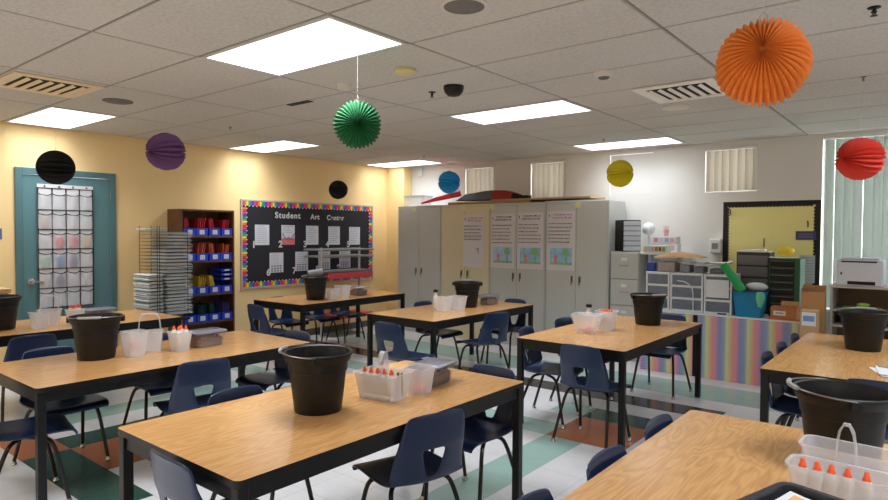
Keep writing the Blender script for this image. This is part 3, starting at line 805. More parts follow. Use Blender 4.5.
# black rimmed tray with orange paper, front right corner
t = thing('paper_tray', 'black-rimmed tray holding orange and white paper at the bottom edge', 'tray', (-.243, 1.752, Z0), R(-17))
mb = MB(); r1 = rrect(.30, .36, .035); r0 = rrect(.24, .30, .03)
mb.loft([[(x, y, 0) for x, y in r0], [(x, y, .125) for x, y in r1], [(x*1.06, y*1.05, .127) for x, y in r1], [(x*1.06, y*1.05, .136) for x, y in r1], [(x*.94, y*.95, .136) for x, y in r1], [(x*.93, y*.94, .105) for x, y in r1]])
mb.build('tray_body', mat('slate_plastic', (52, 54, 62), .35), t, smooth=True, angle=35)
def sheet(name, x, y, z, w_, d_, rz, m, label, cat, group=None, curl=.01, th=.0012):
    mb = MB(); nx, ny = 7, 7; vs = []
    for s in (0, 1):
        for j in range(ny):
            for i in range(nx):
                u, v = i/(nx-1)-.5, j/(ny-1)-.5
                vs.append((u*w_, v*d_, curl*(abs(u*2)**3+abs(v*2)**3)*.5+s*th))
    fs = []; N = nx*ny
    for j in range(ny-1):
        for i in range(nx-1):
            a = j*nx+i; fs.append((a, a+nx, a+nx+1, a+1)); fs.append((N+a, N+a+1, N+a+nx+1, N+a+nx))
    bd = [i for i in range(nx)]+[j*nx+nx-1 for j in range(1, ny)]+[(ny-1)*nx+i for i in range(nx-2, -1, -1)]+[j*nx for j in range(ny-2, 0, -1)]
    for a, b_ in zip(bd, bd[1:]+bd[:1]): fs.append((a, b_, b_+N, a+N))
    mb.add(vs, fs); o = mb.build(name, m, loc=(x, y, z), rz=rz, smooth=True)
    return tag(o, label, cat, group)
OP = mat('orange_paper', (240, 168, 92), .8)
sheet('white_paper', -.243, 1.752, Z0+.112, .245, .30, R(-17), PAPER, 'white sheet under the orange paper in the black-rimmed tray', 'paper', curl=.012)
sheet('orange_paper', -.238, 1.748, Z0+.120, .19, .235, R(-15), OP, 'orange sheet lying in the black-rimmed tray', 'paper', curl=.012)
sheet('white_paper', -.205, 4.60, Z0, .21, .28, R(18), PAPER, 'white sheet on the right edge table before the bucket', 'paper', curl=.004)
sheet('white_paper', -.195, 4.62, Z0+.0062, .21, .28, R(8), PAPER, 'upper white sheet with a pen on it, right edge table', 'paper', curl=.004)
mb = MB(); mb.tube([(-.06, .05, 0), (.06, -.02, .004)], .0045, 8)
tag(mb.build('pen', mat('grey_pen', (130, 140, 150), .4), loc=(-.24, 4.66, Z0+.0165)), 'grey pen lying across the white sheets, right edge table', 'pen')

# rolled papers in the bucket by the bulletin board
t = thing('paper_roll', 'rolled grey paper with brown inside, sticking out of bulletin board table bucket', 'paper roll', (-6.06, 4.97, TT+.22), 0)
mb = MB(); mb.M = Matrix.Rotation(R(60), 4, 'Z') @ Matrix.Rotation(R(82), 4, 'Y')
mb.M = Matrix.Translation((0, 0, .10)) @ mb.M
mb.lathe([(.05, -.09), (.05, .09), (.045, .09), (.045, -.09)], 24, cap0=False); mb.build('roll_outside', mat('grey_card', (150, 150, 156), .7), t, smooth=True)
mb2 = MB(); mb2.M = mb.M; mb2.lathe([(.03, -.095), (.035, .085), (.02, .092)], 20, cap1=True); mb2.build('roll_inside', mat('brown_card', (150, 98, 72), .8), t, smooth=True)

# ================================================================ LEFT WALL
# shoe pocket organiser on the door
so_ = thing('pocket_organizer', 'white hanging pocket organiser with black trim on the teal door', 'organiser', (XL+.035, 2.61, .74))
POCK = mat('clear_vinyl_pocket', (222, 224, 230), .35, alpha=.36); CLO = mat('white_cloth', (212, 212, 216), .8); TRIM = mat('black_binding', (28, 28, 36), .7)
OW, OH = .54, 1.29
mb = MB(); mb.box(0, .004, -OW/2, OW/2, 0, OH); mb.build('backing', CLO, so_, bevel=.001)
nr, ncol = 6, 4
for r_ in range(nr):
    zt = OH-.10-r_*.205
    for c in range(ncol):
        y0 = -OW/2+.006+c*(OW-.012)/ncol; y1 = y0+(OW-.012)/ncol-.004; mb = MB(); vs = []; fs = []; nu, nv = 7, 5
        for j in range(nv):
            for i in range(nu):
                u, v = i/(nu-1), j/(nv-1)
                bul = .010+.035*math.sin(PI*u)*(.55+.45*v)+.004*math.sin(7*u+c*2+r_)
                vs.append((bul, y0+(y1-y0)*u, zt-.165*(1-v)-.018*math.sin(PI*u)*v))
        for j in range(nv-1):
            for i in range(nu-1): a = j*nu+i; fs.append((a, a+1, a+nu+1, a+nu))
        mb.add(vs, fs); mb.build('pocket', POCK, so_, smooth=True)
mb = MB()
for c in range(ncol+1):
    y = -OW/2+.006+c*(OW-.012)/ncol; mb.box(.005, .009, y-.006, y+.006, 0, OH-.04)
for r_ in range(nr):
    zt = OH-.10-r_*.205; mb.box(.005, .009, -OW/2, OW/2, zt-.174, zt-.162)
    for c in range(ncol):
        y0 = -OW/2+.006+c*(OW-.012)/ncol; y1 = y0+(OW-.012)/ncol-.004
        pts = [(.008+.035*math.sin(PI*u), y0+(y1-y0)*u, zt-.018*math.sin(PI*u)) for u in [k/8 for k in range(9)]]
        mb.tube(pts, .0055, 6)
mb.box(.005, .009, -OW/2, OW/2, OH-.045, OH-.037)
mb.build('black_trim', TRIM, so_)
mb = MB()
for c in range(4):
    y = -OW/2+.07+c*.134; mb.tube([(.006, y, OH-.02), (.011, y, OH-.02)], .010, 10)
mb.build('grommets', CHROME, so_)
PC = {(1, 2): ((226, 112, 116), 'pink'), (2, 2): ((220, 110, 112), 'pink'), (3, 2): ((206, 182, 128), 'tan'), (1, 3): ((80, 130, 196), 'blue'), (2, 3): ((120, 120, 150), 'grey'), (0, 3): ((150, 196, 170), 'green'), (0, 1): ((206, 180, 168), 'beige'), (1, 4): ((160, 160, 166), 'grey'), (0, 4): ((205, 205, 205), 'white')}
RN = ['top', 'second', 'third', 'fourth', 'fifth']; CN = ['first', 'second', 'third', 'last']
for (c, r_), (col, nm) in PC.items():
    zt = .74+OH-.10-r_*.205; y0 = 2.61-OW/2+.006+(c+.5)*(OW-.012)/ncol
    blob('craft_bundle', XL+.035+.0128, y0, zt-.160, .005, .044, .062, mat('bundle_'+nm, col, .8), nm+' craft bundle in the '+CN[c]+' pocket of the '+RN[r_]+' organiser row', 'craft supplies', c+r_)
tag(box(0, .008, -.04, .04, -.055, .055).build('light_switch_plate', mat('slate_blue_plate', (96, 110, 140), .4), loc=(XL, 2.0, 1.51), bevel=.003), 'slate blue switch plate on the yellow wall left of the teal door', 'switch plate')

# stack of manila paper on the door table
for k in range(7):
    o = sheet('manila_stack', -6.55+random.uniform(-.01, .01), 1.705+random.uniform(-.01, .01), TT+.001+k*.046, .24, .32, random.uniform(-.05, .05), mat('manila_paper', (206, 172, 128), .8), 'tan manila paper stack at the left photo edge, behind the bucket', 'paper stack', 'tan paper stacks by the teal door', curl=.003, th=.038)

# bookshelf
BX0, BX1, BY0, BY1, BZ = XL+.004, -7.0, 3.735, 4.44, 1.81
t = thing('bookshelf', 'dark wooden bookshelf of blue bins against the yellow wall', 'bookshelf', (BX0, BY0, 0))
D, W = BX1-BX0, BY1-BY0; q = .022
box(0, D, 0, q, 0, BZ).build('side_panel', SHELFWOOD, t, bevel=.002)
box(0, D, W-q, W, 0, BZ).build('side_panel', SHELFWOOD, t, bevel=.002)
box(0, D, q, W-q, BZ-q, BZ).build('top_panel', SHELFWOOD, t, bevel=.002)
box(0, .008, q, W-q, .06, BZ-q).build('back_panel', SHELFWOOD, t)
SZ = [.06, .44, .78, 1.185, 1.49]
for z in SZ: box(.009, D-.003, q+.001, W-q-.001, z-q, z).build('shelf', SHELFWOOD, t, bevel=.001)
def bin_proto():
    t = thing('book_bin', '', 'bin')
    mb = MB(); h, fd = .135, .085; L_, w0 = .27, .145; k = .004
    mb.box(0, L_, -w0/2, w0/2, 0, k)                                  # bottom
    mb.box(0, k, -w0/2, w0/2, k, h); mb.box(L_-k, L_, -w0/2, w0/2, k, fd)   # back, front (low)
    for s in (-1, 1):
        y0, y1 = (s*w0/2, s*(w0/2-k)) if s < 0 else (w0/2-k, w0/2)
        vs = []
        for y in (y0, y1): vs += [(k, y, k), (L_-k, y, k), (L_-k, y, fd), (k, y, h)]
        mb.add(vs, [(0, 1, 2, 3), (7, 6, 5, 4), (0, 4, 5, 1), (1, 5, 6, 2), (2, 6, 7, 3), (3, 7, 4, 0)])
    mb.box(L_-.002, L_+.004, -w0/2-.002, w0/2+.002, fd, fd+.006)
    mb.build('bin_body', BLUEBIN, t)
    c = MB(); c.box(L_+.0005, L_+.002, -.032, .032, .018, .072, 0)
    for zz in (.03, .042, .054): c.box(L_+.002, L_+.0024, -.022, .022, zz, zz+.003, 1)
    c.build('label_card', [PAPER, mat('pale_ink', (140, 150, 170), .7)], t)
    return t
bnp = bin_proto()
FOL = {3: [((196, 44, 60), 'red'), ((214, 64, 84), 'crimson'), ((190, 40, 50), 'red')], 2: [((214, 96, 60), 'orange'), ((196, 60, 60), 'red'), ((206, 130, 100), 'salmon')], 1: [((222, 186, 52), 'yellow'), ((232, 200, 80), 'yellow'), ((210, 170, 50), 'yellow')], 0: [((30, 76, 58), 'dark green'), ((34, 60, 110), 'dark blue'), ((28, 90, 60), 'dark green')]}
ROWN = {3: 'top', 2: 'second', 1: 'third', 0: 'bottom visible'}
COLN = ['leftmost', 'second', 'third', 'rightmost']
for s_i, sz in enumerate(SZ[1:]):
    for c in range(4):
        yy = 3.843+c*.1635
        place(bnp, USED, (BX0+.05, yy, sz+.0005), random.uniform(-.02, .02), 'blue bin with white card, %s on the %s bookshelf shelf' % (COLN[c], ROWN[s_i]), 'blue bins in the bookshelf')
        if s_i == 1 and c == 3:
            for k in range(3): place(bnp, USED, (BX0+.052, yy, sz+.156+k*.055), 0, 'empty blue bin stacked on the right of the third bookshelf shelf', 'stacked empty blue bins', (1, .97, .33))
            continue
        for k in range(4):
            col, nm = FOL[s_i][k % 3]
            if s_i == 0 and c == 3: col, nm = (76, 66, 130), 'purple'
            f = thing('folder', '', 'folder') if False else None
            mb = MB(); tilt = .07
            mb.M = Matrix.Rotation((tilt+.035*k)*(-1 if c % 2 else 1), 4, 'X'); mb.box(.0, .225, -.004, .004, 0, .19+random.uniform(0, .03)); mb.M = Matrix.Identity(4)
            o = mb.build('paper_folder', mat('folder_%d_%d_%d' % col, col, .6), loc=(BX0+.056, yy-.034+k*.021, sz+.006), bevel=.001)
            tag(o, '%s folder standing in the %s blue bin on the %s bookshelf shelf' % (nm, COLN[c], ROWN[s_i]), 'folder', 'folders in bin %s %s' % (COLN[c], ROWN[s_i]))

# wire paper rack
RX0, RX1, RY0, RY1 = -6.95, -6.62, 3.165, 3.635
t = thing('paper_sorting_rack', 'black wire rack of many paper trays, standing before the bookshelf', 'paper rack', ((RX0+RX1)/2, (RY0+RY1)/2, 0))
wm = mat('black_wire', (36, 34, 34), .5, .3)
rx, ry = (RX1-RX0)/2, (RY1-RY0)/2; yc = RY0+.20-(RY0+RY1)/2
for px_, ys_ in ((-rx-.022, (-ry+.07, yc, ry-.07)), (rx+.040, (-ry+.075, -ry+.10, ry-.05))):
    for py_ in ys_: MB().tube([(px_, py_, 0), (px_, py_, 1.60)], .0035, 6).build('post', wm, t)
mb = MB(); mb.box(-rx, rx, -ry, ry, .55, .57); mb.build('base_tray', wm, t)
wb = mat('brown_wire', (112, 92, 74), .5)
NLV = 25; LZ = [.62+k*.0385 for k in range(NLV)]
for z in LZ:
    mb = MB()
    for px_ in (-rx, -rx/3, rx/3, rx): mb.tube([(px_, -ry+.05, z), (px_, ry-.055, z)], .0018, 5)
    for py_ in (-ry+.05, yc-.01, yc+.01, ry-.055): mb.tube([(-rx, py_, z), (rx, py_, z)], .0018, 5)
    mb.build('wire_shelf', wb, t)
PS = [mat('sheaf_%d' % i, c, .8) for i, c in enumerate([(244, 244, 244), (190, 216, 212), (226, 230, 238), (216, 202, 214), (140, 170, 174), (244, 242, 238)])]
def sheaf_mesh(seed, w_, d_):
    mb = MB(); rnd = random.Random(seed)
    for k in range(6):
        ox, oy = rnd.uniform(-.004, .004), rnd.uniform(-.012, .028); z = k*.0042; a = rnd.uniform(-.02, .02)
        nx = 7; vs = []; fs = []
        mb.M = Matrix.Translation((ox, oy, z)) @ Matrix.Rotation(a, 4, 'Z')
        lip = rnd.uniform(.0, .03)
        for s in (0, 1):
            for j in range(2):
                for i in range(nx):
                    u = i/(nx-1)-.5; vs.append(((j-.5)*w_, u*d_, s*.0028-lip*max(0, u*2-.5)**2*1.5))
        N = 2*nx
        for i in range(nx-1):
            fs += [(i, i+nx, i+nx+1, i+1), (N+i, N+i+1, N+i+nx+1, N+i+nx), (i, i+1, N+i+1, N+i), (nx+i+1, nx+i, N+nx+i, N+nx+i+1)]
        fs += [(0, N, N+nx, nx), (nx-1, 2*nx-1, N+2*nx-1, N+nx-1)]
        mb.add(vs, fs, k % 6)
    mb.M = Matrix.Identity(4)
    return mb
shp = []
for k in range(6):
    o = sheaf_mesh(k, .345, .29).build('paper_sheaf', PS[k:]+PS[:k]); shp.append(tag(o, '', 'paper stack'))
for k, z in enumerate(LZ[:-1]):
    place(shp[k % 6], {shp[k % 6].name: k >= 6}, ((RX0+RX1)/2+random.uniform(-.0, .006), RY1-.142, z+.0068), random.uniform(-.006, .006), 'sheaf of white and green papers in the right column of the wire rack', 'paper sheaves, right rack column')
    if k < 12:
        c = shp[(k+2) % 6].copy(); COL.objects.link(c); c.location = ((RX0+RX1)/2+random.uniform(0, .006), RY0+.078, z+.0068); c.scale = (1, .54, 1); c.rotation_euler = (0, 0, PI+random.uniform(-.006, .006))
        c['label'] = 'narrow sheaf of papers low in the left column of the wire rack'; c['group'] = 'paper sheaves, left rack column'
o = shp[1].copy(); COL.objects.link(o); o.location = ((RX0+RX1)/2, RY0+.11, LZ[-1]+.008); o.scale = (1, .6, 1); o['label'] = 'loose papers on top of the left wire rack column'; o['group'] = 'papers on the rack top'

# bulletin board
bb = thing('bulletin_board', 'black bulletin board with rainbow border on the yellow wall', 'bulletin board', (XL, 5.965, 1.375))
BW, BH = 2.42, 1.17
BLK = mat('black_board_paper', (30, 30, 38), .85, var=.1, vscale=3)
box(0, .018, -BW/2, BW/2, -BH/2, BH/2).build('board', BLK, bb)
fr_ = MB(); a, b_ = BW/2+.02, BH/2+.02
for (y0, y1, z0, z1) in ((-a, a, -b_, -b_+.022), (-a, a, b_-.022, b_), (-a, -a+.022, -b_+.022, b_-.022), (a-.022, a, -b_+.022, b_-.022)): fr_.box(0, .024, y0, y1, z0, z1)
fr_.build('board_frame', mat('grey_board_frame', (176, 172, 170), .5), bb, bevel=.002)
RB = [mat('border_%d' % i, c, .7) for i, c in enumerate([(220, 44, 56), (236, 120, 44), (240, 214, 60), (60, 168, 80), (44, 110, 196), (100, 62, 160), (214, 60, 140), (236, 236, 236)])]
mb = MB(); st = .030; bw_ = .064
def stripe(y0, y1, z0, z1, mi): mb.box(.0185, .021, y0, y1, z0, z1, mi)
n = int((BW-.01)/st)
for k in range(n):
    y0 = -BW/2+.005+k*st; mi = [0, 1, 2, 3, 4, 5, 6][int(k*1.0) % 7]
    for sz_ in (-1, 1):
        z0, z1 = (BH/2-bw_, BH/2-.004) if sz_ > 0 else (-BH/2+.004, -BH/2+bw_)
        stripe(y0, y0+st-.003, z0, z1, mi)
        if k % 2: stripe(y0+.006, y0+st-.010, (z0-.012) if sz_ > 0 else z1, z0 if sz_ > 0 else z1+.012, 7)
for k in range(int((BH-2*bw_)/st)):
    z0 = -BH/2+bw_+k*st; mi = (k*1+3) % 7
    for sy in (-1, 1):
        y0, y1 = (-BW/2+.004, -BW/2+bw_) if sy < 0 else (BW/2-bw_, BW/2-.004)
        stripe(y0, y1, z0, z0+st-.003, mi)
        if k % 2: stripe(y1 if sy < 0 else y0-.012, y1+.012 if sy < 0 else y0, z0+.006, z0+st-.010, 7)
mb.build('rainbow_border', RB, bb)
def text_mesh(s, size, name, m, parent, loc, rot, offset=0, extrude=.001, spacing=1.0, align='CENTER'):
    cu = bpy.data.curves.new(name, 'FONT'); cu.body = s; cu.size = size; cu.extrude = extrude; cu.offset = offset; cu.align_x = align; cu.align_y = 'CENTER'; cu.space_character = spacing
    to = bpy.data.objects.new('tmp', cu); COL.objects.link(to); dg = bpy.context.evaluated_depsgraph_get(); dg.update()
    me = bpy.data.meshes.new_from_object(to.evaluated_get(dg)); me.name = name
    bpy.data.objects.remove(to); me.materials.clear(); me.materials.append(m)
    o = bpy.data.objects.new(name, me); COL.objects.link(o); o.parent = parent; o.location = loc; o.rotation_euler = rot
    return o
RXW = (PI/2, 0, PI/2)   # text facing +X
TXW = mat('cut_letter_white', (206, 204, 206), .7)
text_mesh('Student', .118, 'title_lettering', TXW, bb, (.0215, -.47, .40), RXW, .003, .0015, 1.2)
text_mesh('Art', .105, 'title_lettering', TXW, bb, (.0215, .02, .39), RXW, .003, .0015, 1.15)
text_mesh('Center', .105, 'title_lettering', TXW, bb, (.0215, .42, .385), RXW, .003, .0015, 1.15)
WS = mat('worksheet_paper', (206, 208, 218), .8); LN_ = mat('worksheet_line', (120, 124, 140), .8); REDP = mat('worksheet_red', (214, 112, 116), .8)
pos = [(-.90, .125), (-.465, .125), (-.03, .12), (.395, .115), (.82, .11), (-.665, -.265), (-.225, -.26), (.20, -.255), (.615, -.25)]
for k, (yy, zz) in enumerate(pos):
    t = thing('worksheet', 'white worksheet numbered %d pinned on the black bulletin board' % (k+1), 'worksheet', (XL+.0187, 5.965+yy, 1.375+zz), 0, 'numbered worksheets on the bulletin board')
    mb = MB(); mb.box(.0, .002, -.115, .115, -.14, .14, 0)
    rnd = random.Random(k)
    for j in range(9):
        z0 = .12-j*.028
        if k == 1 and j > 3: break
        mb.box(.002, .0024, -.09, .09-rnd.uniform(0, .06), z0, z0+.005, 1)
    if k == 1:
        mb.box(.002, .0026, -.113, .113, -.139, -.05, 2)
        for s in (-1, 1): mb.tube([(.0095, s*.10, .02), (.0095, s*.07, -.03), (.0095, s*.03, -.06), (.0095, 0, -.03)], .007, 6, 1)
    if k >= 5:
        for a in range(4):
            for b2 in range(3): mb.box(.002, .0026, -.09+a*.048, -.06+a*.048, -.13+b2*.035, -.108+b2*.035, 1)
    mb.build('sheet', [WS, LN_, REDP], t)
    text_mesh(str(k+1), .13, 'cut_number', TXW, t, (.004, -.135, -.135), RXW, .004)

# grey tubular drying cart with red shelves
dc = thing('display_cart', 'grey tubular cart with red shelves below the bulletin board', 'cart', (-7.06, 6.1, 0))
GT = mat('grey_tube', (176, 174, 172), .45); RED = mat('red_shelf_sheet', (206, 74, 84), .6); PKK = mat('pinkish_edge', (214, 120, 122), .7)
for yy in (-.20, .55):
    for xx in (.0,): MB().tube([(xx, yy, .0), (xx, yy, 1.315)], .018, 8).build('post', GT, dc)
for z in (1.285, 1.185):
    mb = MB()
    mb.tube([(-.19, -.36, z), (.19, -.36, z), (.19, .66, z), (-.19, .66, z)], .016, 8, closed=True)
    for yy in (-.20, .55): mb.tube([(-.19, yy, z), (.19, yy, z)], .014, 8); mb.build('rail_loop', GT, dc)
mb = MB(); mb.box(-.17, .17, -.34, .64, .955, .975); mb.build('tray_panel', mat('grey_tray', (120, 118, 120), .5), dc)
box(-.19, .19, -.22, .66, .86, .945).build('red_tray', RED, dc, bevel=.004)
box(-.19, .19, -.22, .66, .26, .32).build('red_tray', RED, dc, bevel=.004)

# ================================================================ BACK WALL
CBY = 7.19
def cabinet(x0, x1, m, label, handles=True):
    t = thing('storage_cabinet', label, 'cabinet', ((x0+x1)/2, CBY, 0), 0, 'tall metal cabinets')
    W = (x1-x0)/2-.0035; H = 1.955; D = .50
    mb = MB(); mb.box(-W, W, .018, D, .0, H); mb.box(-W, W, 0, .018, H-.03, H).box(-W, W, 0, .018, 0, .06).box(-W, -W+.012, 0, .018, .06, H-.03).box(W-.012, W, 0, .018, .06, H-.03)
    mb.build('cabinet_body', m, t, bevel=.003)
    for s in (-1, 1):
        a, b_ = (-W+.014, -.002) if s < 0 else (.002, W-.014)
        d = box(a, b_, -.004, .016, .064, H-.034).build('door', m, t, bevel=.003)
        hx = s*.055
        mb = MB(); mb.box(hx-.014, hx+.014, -.008, -.0045, .92, 1.00, 0); mb.tube([(hx, -.008, .975), (hx, -.022, .97), (hx, -.024, .90), (hx, -.020, .885)], .006, 8, 0)
        mb.build('handle', mat('pewter', (120, 118, 112), .35, .8), d, smooth=True)
    return t
cabinet(-6.74, -5.86, GREYM, 'grey two-door metal cabinet, leftmost, beside the yellow wall')
cabinet(-5.86, -4.97, BEIGEM, 'beige two-door metal cabinet, second from the left')
cabinet(-4.97, -4.08, GREYM, 'grey two-door metal cabinet with two posters')
cabinet(-4.08, -3.20, GREYM, 'grey two-door metal cabinet beside the filing cabinet')
CF = CBY-.0045
YN = mat('pale_yellow_tag', (216, 214, 150), .7)
for k, (xx, zz) in enumerate([(-6.40, 1.905), (-5.45, 1.90), (-4.94, 1.91), (-3.62, 1.905)]):
    tag(box(-.04, .04, -.002, 0, -.035, .03).build('note_tag', YN, loc=(xx, CF if k != 0 and k != 3 else CF, zz)), 'small pale yellow tag near the top of the %s cabinet' % ['leftmost grey', 'beige', 'two-poster grey', 'rightmost grey'][k], 'tag', 'pale yellow cabinet tags')
PP = mat('poster_paper', (212, 206, 210), .75); BLU = mat('poster_blue', (150, 190, 214), .8, var=.5, vscale=14); GRN = mat('poster_green', (140, 184, 130), .8, var=.3, vscale=14); RDP = mat('poster_red', (206, 138, 130), .8); PPL = mat('poster_violet', (190, 140, 190), .8)
def poster(x0, x1, z0, z1, label, pic, head, seed):
    t = thing('poster', label, 'poster', ((x0+x1)/2, CF-.0006, (z0+z1)/2), 0, 'handwritten posters on the cabinets')
    W, H = (x1-x0)/2, (z1-z0)/2; rnd = random.Random(seed)
    box(-W, W, -.0015, -.0, -H, H).build('poster_sheet', PP, t)
    mb = MB(); y1 = -.0048
    def dash(xa, xb, z, h, mi=0):
        x = xa
        while x < xb:
            l = rnd.uniform(.015, .045); pts = []
            k = 0
            xx = x
            while xx < min(x+l, xb):
                pts.append((xx, y1, z+h*(.5 if k % 2 else -.5)*rnd.uniform(.5, 1))); xx += .006; k += 1
            if len(pts) > 1: mb.tube(pts, .003, 4, mi)
            x += l+.012
    dash(-W+.03, -W+.045, H-.055, .05)
    dash(-W+.10, W-.03, H-.045, .022, head); dash(-W+.08, W-.05, H-.085, .02, head)
    zz = H-.16; zl = -.05 if pic else -.02
    while zz > zl*H/.36: dash(-W+.025, W-.03-rnd.uniform(0, .06), zz, .016); zz -= .048
    mb.build('handwriting', [INK, PPL, mat('poster_pink_ink', (206, 120, 130), .8)], t)
    mb = MB()
    if pic:
        mb.box(-W+.05, W-.04, -.0018, -.0016, -H+.07, -H+.29, 0)
        mb.M = Matrix.Translation((-W*.35, -.0022, -H+.17)) @ Matrix.Rotation(PI/2, 4, 'X')
        mb.lathe([(.03, 0), (.03, .0004)], 16, 2, cap1=True); mb.M = Matrix.Identity(4)
        mb.box(-W*.35-.02, -W*.35+.02, -.0024, -.002, -H+.08, -H+.15, 2)
        mb.M = Matrix.Translation((W*.4, -.0022, -H+.23)) @ Matrix.Rotation(PI/2, 4, 'X'); mb.lathe([(.05, 0), (.05, .0004)], 18, 1, cap1=True); mb.M = Matrix.Identity(4)
        mb.box(W*.4-.012, W*.4+.012, -.0024, -.002, -H+.08, -H+.19, 1); mb.box(-W+.05, W-.04, -.0021, -.0018, -H+.07, -H+.10, 1)
        mb.build('crayon_drawing', [BLU if pic != 2 else mat('poster_paleblue', (170, 196, 224), .8, var=.3, vscale=14), GRN, RDP], t)
    else:
        mb.tube([(W*.2, -.006, -H+.25), (W*.45, -.006, -H+.28), (W*.4, -.006, -H+.2)], .004, 5); mb.build('crayon_drawing', [INK], t)
poster(-5.44, -5.06, 1.05, 1.80, 'white poster without picture on the beige cabinet', 0, 2, 1)
poster(-4.955, -4.56, 1.06, 1.81, 'white poster with pale blue drawing, left of the pair on the grey cabinet', 2, 0, 2)
poster(-4.52, -4.115, 1.06, 1.82, 'white poster with red and teal drawing, right of the pair on the grey cabinet', 1, 0, 3)
poster(-4.06, -3.655, 1.065, 1.83, 'white poster with a round green tree drawing on the rightmost cabinet', 1, 1, 4)

# on top of the cabinets
CT = 1.9555
t = thing('clear_storage_box', 'clear plastic box with teal lid on top of the leftmost cabinet', 'box', (-6.52, 7.42, CT))
mb = MB(); mb.taper(.34, .24, .38, .28, 0, .15, 0, False, True, .03); mb.build('box_body', MILK, t, smooth=True, angle=35); MB().taper(.40, .30, .40, .30, .151, .168, 0, True, True, .03).build('lid', mat('pale_teal_lid', (150, 190, 190), .4, alpha=.7), t)
mb = MB(); mb.M = Matrix.Rotation(R(-7), 4, 'Y') @ Matrix.Rotation(R(10), 4, 'X')
mb.loft([[(-.30, -.14, 0), (-.30, .16, 0), (-.30, .16, .03), (-.30, -.14, .02)], [(.0, -.15, 0), (.0, .15, 0), (.0, .14, .07), (.0, -.14, .06)], [(.30, -.16, 0), (.30, .12, 0), (.30, .11, .085), (.30, -.14, .075)]])
tag(mb.build('red_folder', mat('bright_red_card', (222, 52, 66), .6), loc=(-5.96, 7.32, CT+.082), bevel=.002), 'bright red folder overlapping the leftmost and beige cabinet tops', 'folder')
for k, (x0, x1, rz, th, col, lab) in enumerate([(-5.75, -4.35, .02, .035, (168, 132, 92), 'kraft cardboard sheet lying on the beige cabinet top'), (-5.0, -3.45, -.03, .025, (184, 150, 112), 'tan cardboard sheet lying toward the rightmost cabinet top')]):
    z = CT+.001 + (.0355 if k else 0)
    box(-(x1-x0)/2, (x1-x0)/2, -.21, .21, 0, th) if False else None
    tag(box(-(x1-x0)/2, (x1-x0)/2, -.21, .21, 0, th).build('cardboard_sheet', mat('cardboard_%d' % k, col, .8, var=.1), loc=((x0+x1)/2, 7.43, z), rz=rz, bevel=.003), lab, 'cardboard')
t = thing('art_portfolio', 'dark grey portfolio with a red and black tip on the cabinet top', 'portfolio', (-5.10, 7.38, CT+.063), .0); t.scale = (1, 1, 1.45)
def lens(pts, m, nm, th=.05):
    mb = MB(); rings = []
    for x, y0, y1, h in pts: rings.append([(x, y0, 0.0), (x, y1, 0.0), (x, y1*.8+y0*.2, h), (x, y0*.8+y1*.2, h)])
    mb.loft(rings); mb.build(nm, m, t, smooth=True, angle=50)
lens([(-.62, -.02, .05, .006), (-.4, -.14, .16, .06), (-.05, -.17, .18, .085), (.12, -.17, .18, .09)], mat('charcoal_cloth', (92, 90, 92), .75), 'grey_cover')
lens([(.121, -.17, .18, .09), (.30, -.16, .16, .085), (.42, -.12, .12, .06)], mat('dull_red_cloth', (160, 46, 44), .7), 'red_panel')
lens([(.421, -.12, .12, .06), (.52, -.06, .06, .04), (.56, -.01, .01, .01)], BLACK, 'black_tip')
tag(box(-.08, .08, -.04, .04, 0, .04).build('black_case', BLACK, loc=(-4.44, 7.25, CT+.0615), bevel=.008), 'small black case on the cardboard between the cabinets', 'case')

# small white sensor box on the wall
tag(box(-.035, .035, -.03, 0, -.075, .075).build('wall_sensor', WHITE, loc=(-6.735, YB, 2.54), bevel=.004), 'small white box high on the white wall above the leftmost cabinet', 'sensor')

# filing cabinet
t = thing('filing_cabinet', 'grey four-drawer filing cabinet right of the tall cabinets', 'filing cabinet', (-3.015, 7.22, 0))
box(-.18, .18, .02, .50, 0, 1.325).build('cabinet_body', GREYM, t, bevel=.004)
for k in range(4):
    z0 = .03+k*.322
    d = box(-.172, .172, .0, .0195, z0, z0+.312).build('drawer', GREYM, t, bevel=.004)
    mb = MB(); mb.box(-.035, .035, -.004, -.0003, z0+.22, z0+.255); mb.build('label_holder', WHITE, d)
    mb = MB(); mb.tube([(-.055, .0, z0+.165), (-.05, -.02, z0+.16), (.05, -.02, z0+.16), (.055, .0, z0+.165)], .006, 8); mb.build('handle', CHROME, d, smooth=True)
FZ = 1.3255
t = thing('desktop_drawer_unit', 'black desktop drawer unit on top of the filing cabinet', 'drawer unit', (-3.038, 7.38, FZ), R(50))
box(-.12, .12, -.10, .10, 0, .385).build('unit_body', BLACK, t, bevel=.004)
for k in range(6): 
    d = box(-.11, .11, -.112, -.1005, .012+k*.061, .065+k*.061).build('drawer', mat('smoky_drawer', (186, 190, 196), .35), t, bevel=.003)
t = thing('desk_globe', 'round white globe on a small base above the boxes', 'globe', (-2.86, 7.60, FZ), 0)
MB().lathe([(.05, 0), (.05, .02), (.015, .03), (.012, .20), (.03, .21)], 20, cap1=True).build('stand', WHITE, t, smooth=True)
mb = MB(); mb.M = Matrix.Translation((0, 0, .28)); mb.lathe([(.004+.075*math.sin(PI*k/14), -.078*math.cos(PI*k/14)) for k in range(15)], 24, cap1=True); mb.build('ball', WHITE, t, smooth=True)
tag(box(-.15, .15, -.12, .10, 0, .0).build('x', WHITE), 'x', 'x') if False else None
